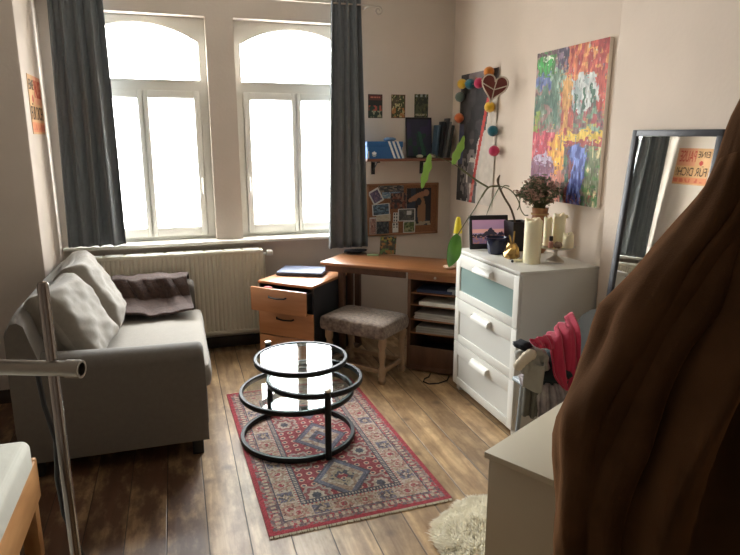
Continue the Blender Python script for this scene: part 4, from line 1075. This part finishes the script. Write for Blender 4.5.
# gold ornament: faceted pear holding two gold sticks
go = thing('gold_ornament', 'faceted gold vase holding two gold sticks on the white chest', 'ornament', (1.905, 3.16, ZT_))
gm = MB(); N_ = 7
pr = [(.034, 0), (.050, .012), (.050, .035), (.038, .068), (.026, .090), (.022, .094)]
for k, (r, z) in enumerate(pr): pass
gm.rings([[(r * cos(2 * pi * (i + (k % 2) * .5) / N_), r * sin(2 * pi * (i + (k % 2) * .5) / N_), z) for i in range(N_)] for k, (r, z) in enumerate(pr)])
gm.build('body', M_gold, go, smooth=False)
for a, b in (((-.006, 0, .09), (-.022, .0, .142)), ((.008, 0, .09), (.012, .0, .165))):
    MB().tube([a, ((a[0] + b[0]) / 2, 0, (a[2] + b[2]) / 2), b], [.004, .0055, .0045], 8).build('stick', M_gold, go)
bw = thing('bowl', 'small dark navy planter bowl in front of the skyline photo', 'bowl', (1.895, 3.33, ZT_))
MB().lathe([(.045, 0), (.050, .006), (.064, .088), (.074, .092), (.075, .106), (.067, .106), (.060, .09), (.044, .012), (.001, .010)], (0, 0, 0), 32).build('body', M_navy, bw)
tl = thing('tealight', 'tiny cream stub with a black end beside the gold ornament', 'candle stub', (1.88, 3.05, ZT_))
MB().lathe([(.008, -.028), (.009, -.026), (.009, .026), (.006, .03)], (.0, 0, .0095), 12, 'X').build('stub', M_wax, tl)
MB().ball((-.040, -.01, .009), .0085, 2).build('knob', M_blackp, tl)

# ------------------------------------------------------------------ canvas painting
def paint_fn(U, V):
    n1 = noise2(U, V, 9, 12, 1); n2_ = noise2(U, V, 22, 9, 2); n3 = noise2(U, V, 16, 40, 3); n4 = noise2(U, V, 40, 22, 4)
    h1 = noise2(U, V, 60, 34, 31); h2 = noise2(U, V, 26, 90, 32)
    u = U + (n1 - .5) * .09 + (h1 - .5) * .06; v = V + (n2_ - .5) * .06 + (h2 - .5) * .05
    A = fill(U, (150, 124, 110))
    def reg(a, b, c, d, col, k=1): put(A, (u > a) & (u < b) & (v > c) & (v < d), col)
    reg(.0, .34, .55, .95, (146, 110, 102)); put(A, (v > .5) & (v < .78) & (u < .5) & (n3 > .55), (112, 128, 104)); put(A, (u < .12) & (v > .42) & (v < .62), (140, 160, 60))
    reg(.5, 1.2, .42, .66, (132, 96, 88)); put(A, (u > .45) & (v > .46) & (v < .64) & (n3 > .5), (122, 150, 120)); put(A, (u > .45) & (v > .50) & (v < .62) & (n4 > .62), (160, 60, 58))
    reg(.04, .30, .80, .92, (148, 144, 164)); put(A, (u < .28) & (v > .76) & (v < .84), (92, 108, 160))
    reg(.03, .30, .84, 1.2, (66, 130, 56)); put(A, (u > .07) & (u < .26) & (v > .87) & (v < .97) & (n4 > .45), (52, 164, 62)); put(A, (u > .12) & (u < .24) & (v > .93) & (v < .96), (210, 228, 200))
    put(A, (V > .97) & (u < .34), (96, 70, 70))
    reg(.32, .56, .84, 1.2, (78, 66, 86)); put(A, (u > .32) & (u < .56) & (v > .86) & (n4 > .6), (126, 100, 116))
    ox = (u - .5) * .9 + (v - .62) * .35
    put(A, (u > .46) & (v > .80) , (214, 118, 70)); put(A, (u > .84 - (v - .6) * .2) & (v > .60), (196, 74, 52)); put(A, (u > .46) & (v > .74) & (n3 > .62), (228, 158, 92)); put(A, (u > .5) & (v > .68) & (noise2(U, V, 34, 9, 9) > .62), (178, 56, 46))
    wm = (((u - .72) / .20) ** 2 + ((v - .70) / .115) ** 2) < 1; put(A, wm, (206, 208, 202)); put(A, wm & (n2_ > .58), (168, 180, 176))
    put(A, (abs((u * 9) % 1 - .5) < .16) & (u > .55) & (u < .92) & (v > .58) & (v < .72), (56, 96, 72))
    gm_ = (((u - .36) / .12) ** 2 + ((v - .76) / .12) ** 2) < 1; put(A, gm_, (104, 134, 110)); put(A, gm_ & (n4 > .6), (150, 172, 150))
    arch = abs(np.sqrt(((u - .16) / .9) ** 2 + ((v - .52) / 1.1) ** 2) - .17) < .035; put(A, arch & (v > .5), (74, 106, 86))
    put(A, (abs(u - .50) < .07) & (v > .45) & (v < .80), (206, 150, 74)); put(A, (abs(u - .50) < .07) & (v > .45) & (v < .80) & (n2_ > .55), (188, 84, 60))
    reg(-.1, .34, .28, .47, (186, 58, 74)); put(A, (u < .34) & (v > .26) & (v < .47) & (n2_ > .6), (216, 104, 110)); reg(.0, .3, .25, .31, (196, 176, 196))
    yo = (((u - .42) / .13) ** 2 + ((v - .33) / .13) ** 2) < 1; put(A, yo, (236, 166, 70)); put(A, yo & (n4 > .6), (238, 190, 60))
    reg(-.1, .34, .12, .26, (134, 84, 106)); put(A, (u < .34) & (v < .25) & (n3 > .6), (160, 120, 150)); reg(-.1, .3, -.1, .13, (150, 62, 66)); put(A, (u < .2) & (v < .13) & (n4 > .5), (110, 60, 78))
    reg(.3, .5, -.1, .20, (216, 138, 112)); put(A, (u > .3) & (u < .5) & (v < .24) & (n4 > .66), (120, 66, 52))
    put(A, (u > .5) & (v > .40) & (v < .46), (228, 190, 62)); put(A, (u > .5) & (v > .36) & (v < .405), (166, 60, 46))
    put(A, (u > .52) & (v < .37), (112, 98, 88)); put(A, (u > .52) & (v < .37) & (n3 > .55), (62, 100, 66))
    bl = (abs(u - .70) < .085) & (v < .36); put(A, bl, (70, 82, 158)); put(A, bl & (n4 > .6), (110, 128, 196)); put(A, bl & (n4 < .2), (40, 46, 96))
    put(A, (abs(u - .60) < .02) & (v < .36), (120, 50, 56)); gr = (u > .82) & (v < .37); put(A, gr, (118, 128, 84)); put(A, gr & (n3 > .58), (90, 130, 62)); put(A, gr & (n4 > .7), (196, 180, 120))
    put(A, (noise2(U, V, 60, 34, 20) > .93), (206, 196, 176))
    dab = noise2(U, V, 44, 26, 33); B = np.roll(np.roll(A, 17, axis=0), -11, axis=1); mk = ((dab > .72) & (dab < .81))[..., None]; A = np.where(mk, A * .35 + B * .65, A)
    dk_ = (noise2(U, V, 70, 40, 34) > .88)[..., None]; A = np.where(dk_, A * .75, A)
    A += ((n4 + noise2(U, V, 90, 40, 21) - 1)[..., None]) * 56
    return A
pt = painted('canvas_painting', (XR - .024, 3.635, 1.30), (0, -.705, 0), (0, 0, .93), 180, 240, paint_fn, .022, M_canvas, None, (236, 228, 214))
tag(pt, 'large colourful abstract canvas painting on the right wall above the chest', 'painting')

# paper poster with a dark figure, cotton ball garland, heart
def poster_fn(U, V):
    A = fill(U, (206, 196, 184)); n1 = noise2(U, V, 8, 10, 41); n2_ = noise2(U, V, 20, 30, 42)
    u = U + (n1 - .5) * .08
    bnd = np.where(V > .7, .97, np.where(V > .35, .42 + (V - .35) / .35 * .5, .30)) + .05 * np.sin(V * 23)
    put(A, (u < bnd), (44, 40, 40)); put(A, (u < bnd) & (n1 > .62), (66, 62, 62)); put(A, (u > .12) & (u < .24) & (V < .35) & (n2_ > .4), (130, 122, 116))
    put(A, (u < .16) & (V > .3) & (V < .62), (74, 78, 104)); put(A, (u > .28) & (u < .48) & (V < .42) & (n2_ > .5), (120, 112, 110)); put(A, (u > .30) & (u < .60) & (V < .5) & (n1 > .66), (96, 86, 84))
    put(A, (V > .92) & (u > .2), (130, 118, 120)); put(A, (u > .40) & (V > .94) & (n1 > .4), (176, 96, 50)); put(A, (V > .90) & (u > .75), (74, 62, 54))
    rd = abs(U - (.42 + .45 * (V ** 1.1) * 1.0)) < .035; put(A, rd & (V < .8), (196, 64, 54)); put(A, rd & (V < .3) & (n2_ > .5), (206, 120, 110))
    put(A, (U > .80 - .2 * (1 - V)) & (V < .86) & (U > .55 + .34 * V), (208, 196, 182)); A += (n2_[..., None] - .5) * 18
    return A
po = painted('paper_poster', (XR - .012, 4.80, 1.18), (.0, -.62, 0), (0, -.03, 1.025), 60, 110, poster_fn, .002, M_attr, None, (210, 204, 192))
tag(po, 'paper poster with a dark painted figure and red line beside the shelf', 'poster')
bcol = dict(yellow=(232, 186, 44), teal=(34, 108, 122), pink=(206, 52, 96), orange=(220, 132, 44), sage=(104, 118, 108), rust=(206, 106, 50))
BM = {k: mat('cotton_ball_' + k, v, .95, bump=.6, bscale=200, sheen=.4) for k, v in bcol.items()}
ga = thing('ball_garland', 'garland of coloured cotton balls hanging over the dark poster', 'garland', (2.29, 4.5, 1.63))
balls = [((2.28, y), z, c) for y, z, c in ((4.68, 2.129, 'yellow'), (4.537, 2.117, 'teal'), (4.385, 2.111, 'pink'), (4.233, 2.177, 'orange'), (4.71, 2.029, 'sage'), (4.716, 1.862, 'rust'), (4.201, 1.924, 'yellow'), (4.138, 1.749, 'teal'), (4.106, 1.604, 'pink'))]
for (x, y), z, c in balls: MB().ball((x, y, z), .040, 3).build('cotton_ball', BM[c], ga, world=True, label=c + ' cotton ball')
g = MB()
for ids in ((5, 4, 0, 1, 2, 3, 6, 7, 8),):
    P = [Vector((balls[i][0][0], balls[i][0][1], balls[i][1])) for i in ids]
    g.tube(smooth_pts(P, 60), .0018, 5)
g.build('cord', M_fringe, ga, world=True)
hp = []
for k in range(48):
    t = 2 * pi * k / 48; hp.append((16 * sin(t) ** 3 / 16 * .115, (13 * cos(t) - 5 * cos(2 * t) - 2 * cos(3 * t) - cos(4 * t)) / 16 * .115))
ht = thing('heart_ornament', 'reddish-brown heart with white icing lines hanging on the poster', 'ornament', (2.285, 4.30, 2.0))
ht.location = (2.20, 4.00, 1.93); ht.rotation_euler = (0, 0, radians(-28))
hp = [(a * .84, b * .95) for a, b in hp]
ra = radians(-12); hq = [(a * cos(ra) - b * sin(ra), .12 + a * sin(ra) + b * cos(ra)) for a, b in hp]
MB().prism([(a, b) for a, b in hq], -.008, .008, 'XZ').build('heart', mat('gingerbread_red', (112, 50, 42), .7, var=.1), ht, angle=50)
for sgn_ in (-1, 1):
    ic = MB(); yy = sgn_ * .0095
    ic.tube([(a * .93, yy, .12 + (b - .12) * .93) for a, b in hq + hq[:1]], .0055, 6, cap=False)
    ic.tube([(-.085, yy, .15), (0, yy, .10), (.09, yy, .125)], .0045, 6)
    ic.tube([(.02, yy, .175), (0, yy, .10), (-.015, yy, .02)], .0045, 6)
    ic.build('icing', mat('icing', (206, 190, 172), .6), ht)

# ------------------------------------------------------------------ leaning mirror
mn = Vector((-.99490, -.05813, .08242)).normalized(); tl_ = Vector((2.191, 2.557, 1.731)); tr_ = Vector((2.221, 2.048, 1.727))
ux = (tr_ - tl_); uw = .51; ux = (ux - mn * ux.dot(mn)).normalized(); dn = -(mn.cross(ux)); dn = dn if dn.z < 0 else -dn
Hm = (1.731 - .005) / abs(dn.z)
mr = thing('standing_mirror', 'tall mirror in a dark grey frame leaning on the right wall behind the coat', 'mirror', tuple(tl_ + ux * uw / 2 + dn * Hm))
Rm = Matrix((ux, dn, ux.cross(dn))).transposed(); sgn = 1 if ux.cross(dn).dot(mn) > 0 else -1
def mbx(m_, a0, a1, b0, b1, t0, t1, bev=0):
    c = tl_ + ux * (a0 + a1) / 2 + dn * (b0 + b1) / 2 + mn * (t0 + t1) / 2
    m_.box(c, (a1 - a0, b1 - b0, abs(t1 - t0)), rot=Rm, bev=bev)
FW = .030; f = MB()
mbx(f, 0, uw, 0, FW, -.022, 0, .002); mbx(f, 0, uw, Hm - FW, Hm, -.022, 0, .002); mbx(f, 0, FW, 0, Hm, -.022, 0, .002); mbx(f, uw - FW, uw, 0, Hm, -.022, 0, .002)
f.build('frame', mat('dark_grey_lacquer', (74, 74, 80), .4), mr, world=True)
m_ = bpy.data.materials.new('silvered_mirror'); m_.use_nodes = True; b_ = m_.node_tree.nodes['Principled BSDF']
b_.inputs['Base Color'].default_value = (.86, .88, .86, 1); b_.inputs['Metallic'].default_value = 1; b_.inputs['Roughness'].default_value = .015
f = MB(); mbx(f, FW - .002, uw - FW + .002, FW - .002, Hm - FW + .002, -.016, -.010); f.build('mirror_glass', m_, mr, smooth=False, world=True)

# ------------------------------------------------------------------ chair with clothes
M_gplast = mat('grey_blue_plastic', (150, 158, 162), .45)
cr = thing('chair', 'grey plastic chair half hidden under clothes between chest and coat', 'chair', (1.80, 2.42, 0), radians(0))
def cb_fn(u, v):
    a = (u - .5) * 2; z = .50 + .325 * v
    w = .22 * (1 - .25 * abs(2 * v - 1) ** 4)
    yy = 2.44 + a * w * .95; xx = 1.985 + .06 * v - .05 * a * a - .05 * (-a)
    zz = z - (.03 * abs(a) ** 4 if v > .5 else -.03 * abs(a) ** 4)
    return (xx, yy, zz)
MB().grid(cb_fn, 24, 18, thick=.012).build('backrest', M_gplast, cr, world=True, angle=70)
MB().span((1.63, 2.25, .44), (1.99, 2.64, .465), bev=.012, seg=3).build('seat', M_gplast, cr, world=True)
for x, y in ((1.65, 2.30), (1.65, 2.60), (1.95, 2.30), (1.95, 2.60)): MB().tube([(x, y, 0), (x + (1.78 - x) * .1, y + (2.43 - y) * .1, .445)], .012, 10).build('leg', M_gplast, cr, world=True)
for y in (2.34, 2.54): MB().tube([(1.96, y, .455), (2.0, y, .50), (2.0, y, .56)], .010, 8).build('back_post', M_chrome, cr, world=True)

def sheet(rows, nf, amp, seed, name, m, label, cat='clothing', grp='clothes heaped on the chair', nu=40, nv=30, thick=.006):
    """cloth hanging through control rows [(left, right)], with folds that follow its length"""
    rnd = random.Random(seed); ph = [rnd.uniform(0, 6.28) for _ in range(4)]
    Lp = [Vector(r[0]) for r in rows]; Rp = [Vector(r[1]) for r in rows]
    def cr_(P, t):
        Q = [P[0] * 2 - P[1]] + P + [P[-1] * 2 - P[-2]]; t = t * (len(P) - 1); i = min(int(t), len(P) - 2); f = t - i; a, b, c, d_ = Q[i], Q[i + 1], Q[i + 2], Q[i + 3]
        return .5 * ((2 * b) + (c - a) * f + (2 * a - 5 * b + 4 * c - d_) * f * f + (3 * b - a - 3 * c + d_) * f ** 3)
    def fn(u, v):
        a, b = cr_(Lp, v), cr_(Rp, v); p = a.lerp(b, u); s = (b - a); n_ = s.cross(Vector((0, 0, 1)))
        n_ = n_.normalized() if n_.length > 1e-4 else Vector((0, -1, 0))
        w = sin(2 * pi * nf * u + ph[0] + 1.2 * sin(2 * v + ph[1])) + .5 * sin(2 * pi * nf * 1.9 * u + ph[2] + 3 * v) + .35 * sin(9 * v + ph[3] + 5 * u)
        return p + n_ * amp * w * (.5 + .5 * sin(pi * min(1, u * 1.0)) ) + Vector((0, 0, -abs(w) * amp * .25))
    o = MB().grid(fn, nu, nv, thick=thick).build(name, m, angle=180)
    if cat: tag(o, label, cat, grp)
    return o
M_pink = mat('raspberry_cloth', (176, 34, 66), .9, bump=.2, sheen=.3); M_grn = mat('dark_green_cloth', (30, 42, 44), .95, bump=.3)
M_gry = mat('grey_knit', (150, 146, 136), .95, bump=.4); M_bei = mat('beige_cloth', (196, 182, 160), .95, bump=.2); M_olv = mat('olive_grey_cloth', (92, 88, 78), .95)
M_wht = mat('pale_print_cloth', (176, 166, 162), .9, scale=14, color2=(110, 100, 104)); M_blk = mat('black_sock_cloth', (26, 26, 30), .95, bump=.3)
from math import tan
Ld = 'on the grey chair'
tag(garment_blob(MB(), (1.70, 2.42, .52), (.12, .15, .055), 21, .12, 4).build('garment', M_wht, angle=80), 'pale patterned garment at the bottom of the heap on the chair', 'clothing', 'clothes heaped on the chair')
sheet([((1.555, 2.30, .57), (1.66, 2.25, .57)), ((1.535, 2.26, .50), (1.66, 2.21, .50)), ((1.535, 2.24, .44), (1.66, 2.20, .42)), ((1.54, 2.24, .37), (1.66, 2.20, .33))], 3, .012, 5, 'garment', M_wht, 'pale patterned sleeve hanging lowest from the heap on the chair')
tag(garment_blob(MB(), (1.70, 2.36, .605), (.13, .13, .075), 22, .12, 4).build('garment', M_grn, angle=80), 'dark green jumper in the middle of the heap on the chair', 'clothing', 'clothes heaped on the chair')
sheet([((1.50, 2.33, .60), (1.565, 2.30, .62)), ((1.485, 2.30, .54), (1.55, 2.27, .54)), ((1.48, 2.29, .46), (1.545, 2.26, .46)), ((1.485, 2.29, .42), (1.545, 2.26, .42))], 2, .012, 6, 'garment', M_olv, 'olive-grey garment hanging at the left of the heap on the chair')
g = MB(); garment_blob(g, (1.545, 2.34, .665), (.065, .09, .075), 24, .16, 4)
g.grid(lambda u, v: (1.485 + .10 * u - .01 * v, 2.29 - .05 * sin(pi * u) + .01 * sin(9 * u), .70 - .13 * v - .02 * sin(3 * u)), 16, 12, thick=.006)
tag(g.build('garment', M_gry, angle=80), 'light grey knitted garment slumped over the left of the heap', 'clothing', 'clothes heaped on the chair')
g = MB().tube(smooth_pts([(1.53, 2.30, .72), (1.48, 2.275, .715), (1.44, 2.265, .69), (1.417, 2.265, .665)], 12), [.016, .024, .028, .026, .027, .024, .025, .022, .024, .021, .023, .020, .010], 12)
tag(g.build('garment', M_bei, angle=80), 'beige sleeve sticking out toward the white chest', 'clothing', 'clothes heaped on the chair')
tag(garment_blob(MB(), (1.50, 2.35, .745), (.040, .05, .020), 27, .12, 3).build('garment', M_blk, angle=80), 'small black garment between the beige sleeve and the raspberry top', 'clothing', 'clothes heaped on the chair')
sheet([((1.63, 2.36, .775), (1.81, 2.42, .86)), ((1.605, 2.30, .755), (1.77, 2.30, .81)), ((1.60, 2.26, .69), (1.745, 2.25, .71)), ((1.605, 2.24, .62), (1.73, 2.23, .61)), ((1.65, 2.23, .56), (1.70, 2.23, .545))], 2.6, .013, 9, 'garment', M_pink, 'raspberry red top draped over the heap on the chair')
sheet([((1.51, 2.31, .785), (1.62, 2.32, .795)), ((1.51, 2.29, .770), (1.62, 2.28, .77)), ((1.53, 2.28, .755), (1.62, 2.27, .74))], 2.5, .009, 10, 'garment', M_pink, 'small raspberry strap end left of the raspberry top', nu=24, nv=12)

# ------------------------------------------------------------------ cream unit in the foreground
UA = atan2(.47, .88); P0 = (.834, 1.480, 0)
un_ = thing('sideboard', 'plain cream cabinet with an overhanging top in front of the brown coat', 'cabinet', P0, UA)
MB().span((0, -.46, .745), (.72, 0, .765), bev=.002).build('top', M_unit, un_)
MB().span((.012, -.45, .0), (.70, -.010, .745), bev=.002).build('body', M_unit, un_)

# ------------------------------------------------------------------ sheepskin
sk = thing('sheepskin', 'fluffy cream sheepskin heaped on the floor beside the cream cabinet', 'sheepskin', (1.10, 2.02, 0))
rnd = random.Random(3)
def skr(a): return .30 * (1 + .10 * sin(2 * a + .6) + .05 * sin(5 * a + 1))
bm_ = MB()
def skf(u, v):
    a = 2 * pi * u; r = skr(a) * v; h = .075 * (1 - v ** 3) + .006
    return (1.19 + r * cos(a) * .80, 2.0 + r * sin(a), h + .012 * sin(9 * r + 3 * a) * (1 - v))
bm_.grid(lambda u, v: skf(u, max(v, .01)), 60, 14)
bmesh.ops.remove_doubles(bm_.bm, verts=bm_.bm.verts, dist=1e-4)
bm_.build('hide', M_fleece, sk, world=True, angle=180)
wl_m = MB(); V_, F_ = [], []
for i in range(17000):
    a = rnd.uniform(0, 2 * pi); v = sqrt(rnd.uniform(0, 1)); p = Vector(skf(a / (2 * pi), max(v, .01)))
    cl = Vector((sin(p.x * 60 + 2 * sin(p.y * 35)), cos(p.y * 55 + 2 * sin(p.x * 40)), 0)) * .012
    out = Vector((cos(a), sin(a), 0)) * (.004 + .020 * v ** 2) + cl + Vector((rnd.gauss(0, .005), rnd.gauss(0, .005), .026 - .016 * v ** 3 + rnd.uniform(-.004, .006)))
    s_ = Vector((rnd.uniform(-1, 1), rnd.uniform(-1, 1), 0)).normalized() * .0026
    b0 = len(V_); mid_ = p + out * .6 + Vector((0, 0, .004)); tip = p + out; tip.z = max(tip.z, .003)
    V_ += [p - s_, p + s_, mid_ + s_ * .7, mid_ - s_ * .7, tip]
    F_ += [(b0, b0 + 1, b0 + 2, b0 + 3), (b0 + 3, b0 + 2, b0 + 4)]
me = bpy.data.meshes.new('wool'); me.from_pydata([tuple(x - Vector(sk.location)) for x in V_], [], F_); me.update(); me.materials.append(M_fleece)
wo = bpy.data.objects.new('wool', me); COL.objects.link(wo); wo.parent = sk; wo['kind'] = 'stuff'

# ------------------------------------------------------------------ coat on a stand, right foreground
CC = Vector((.80, .62, 0)); ax = Vector((cos(radians(-22)), sin(radians(-22)), 0)); ay = Vector((-ax.y, ax.x, 0))
stn = thing('coat_stand', 'dark coat stand holding the brown coat at the right edge', 'coat stand', (CC.x, CC.y, 0))
SP = CC + Vector((.36, -.20, 0)); stn.location = SP
MB().tube([SP + Vector((0, 0, .02)), SP + Vector((0, 0, 1.97))], .014, 14).build('pole', M_black, stn, world=True)
for k in range(3):
    a = k * 2 * pi / 3 + .5; MB().tube([SP + Vector((0, 0, .10)), SP + Vector((.14 * cos(a), .14 * sin(a), .05)), SP + Vector((.26 * cos(a), .26 * sin(a), .012))], .012, 10).build('foot', M_black, stn, world=True)
MB().tube([SP + Vector((0, 0, 1.95)), SP.lerp(CC, .6) + Vector((0, 0, 1.965)), CC + Vector((.02, 0, 1.955)), CC + Vector((-.01, 0, 1.93))], .008, 10).build('arm', M_black, stn, world=True)
co = thing('coat', 'heavy brown corduroy coat hanging in deep folds at the right foreground', 'coat', (CC.x, CC.y, .70))
HWT = [(1.86, .035, .045), (1.80, .052, .06), (1.739, .076, .072), (1.707, .090, .08), (1.647, .104, .09), (1.613, .116, .098), (1.578, .137, .105), (1.55, .160, .11), (1.521, .182, .115), (1.476, .206, .12), (1.438, .230, .125), (1.384, .248, .13), (1.336, .266, .132), (1.279, .280, .135), (1.229, .286, .137), (1.16, .286, .14), (1.09, .282, .142), (1.026, .275, .145), (.72, .275, .15)]
def prof_at(z):
    for i in range(len(HWT) - 1):
        a, b = HWT[i], HWT[i + 1]
        if b[0] <= z <= a[0]:
            t = (a[0] - z) / (a[0] - b[0]); t = t
            return a[1] * (1 - t) + b[1] * t, a[2] * (1 - t) + b[2] * t
    return HWT[-1][1:]
def coat_fn(u, v):
    z = 1.86 - 1.14 * v; w, d = prof_at(z); a = 2 * pi * u
    t = min(1, max(0, (1.80 - z) / .45)); w -= .035 * t
    ph = a + .10 * sin(3 * v)
    q = (ph * 9 / (2 * pi) + .55 * v + .25 * sin(4.2 * v + a) + .35) % 1.0            # pleats: steep left flank, long right flank
    f1_ = (q / .68) ** 1.3 if q < .68 else (1 - (q - .68) / .32) ** .8
    f2_ = sin(13 * ph + 3.0 * v + 1.5)
    fold = (f1_ - .5) * (.62 + .16 * sin(3 * a + 1)) * t + .07 * f2_ * t + .03 * sin(11 * v + 4 * a) * t
    r = 1 + fold
    p = CC + ax * (w * cos(a) * (1 + fold * .35)) + ay * (d * sin(a) * r * 1.0)
    return (p.x, p.y, z - .006 * f2_ * (v > .98))
MB().grid(coat_fn, 200, 70).build('body', M_coat, co, world=True, angle=180)
def sleeve(sgn, nm):
    pts = []; rr = []
    for k in range(26):
        t = k / 25; z = 1.66 - .80 * t
        w, d = prof_at(max(z, .75))
        r0 = (.050 + .018 * sin(pi * min(1, t * 1.15))) * (.55 + .45 * min(1, t * 4)); off = w - r0 * .98
        sw = .02 * sin(3 * t)
        p = CC + ax * (sgn * off) + ay * (-.02 + sw) + Vector((0, 0, z)); pts.append(p)
        rr.append(r0)
    m = MB(); n = len(pts); seg = 48; rg = []
    for i, p in enumerate(pts):
        row = []
        for k in range(seg):
            a = 2 * pi * k / seg
            fr = 1 + (.42 if cos(a) * sgn < .5 else .42 - .3 * min(1, (cos(a) * sgn - .5) * 3)) * (abs(sin(2.5 * a + 2.2 * i / n + .6)) ** .8 - .55) * min(1, i / 5) + .07 * sin(3 * a + .9 * i) + .035 * sin(7 * a - .7 * i)
            row.append(p + ax * (cos(a) * rr[i] * fr * .95) + ay * (sin(a) * rr[i] * fr * 1.15) + Vector((0, 0, .006 * sin(i * 1.1 + 2 * a))))
        rg.append(row)
    m.rings(rg); m.build(nm, M_coat, co, world=True, angle=180)
sleeve(-1, 'sleeve'); sleeve(1, 'sleeve')
MB().tube([CC + Vector((.03, 0, 1.83)), CC + Vector((.015, 0, 1.925)), CC + Vector((-.005, 0, 1.928)), CC + Vector((-.03, 0, 1.83))], .004, 8).build('hanging_loop', M_blackp, co, world=True)
cm = MB()
def collar(u, v):
    a = 2 * pi * (.04 + .92 * u) - pi / 2
    r = 1.0 + .15 * v; z = 1.86 - .06 * v + .02 * sin(pi * v)
    return tuple(CC + ax * (cos(a) * .045 * r * (1 + .15 * v)) + ay * (sin(a) * .058 * r) + Vector((0, 0, z)))
cm.grid(collar, 48, 8, thick=.006).build('collar', M_coat, co, world=True, angle=180)
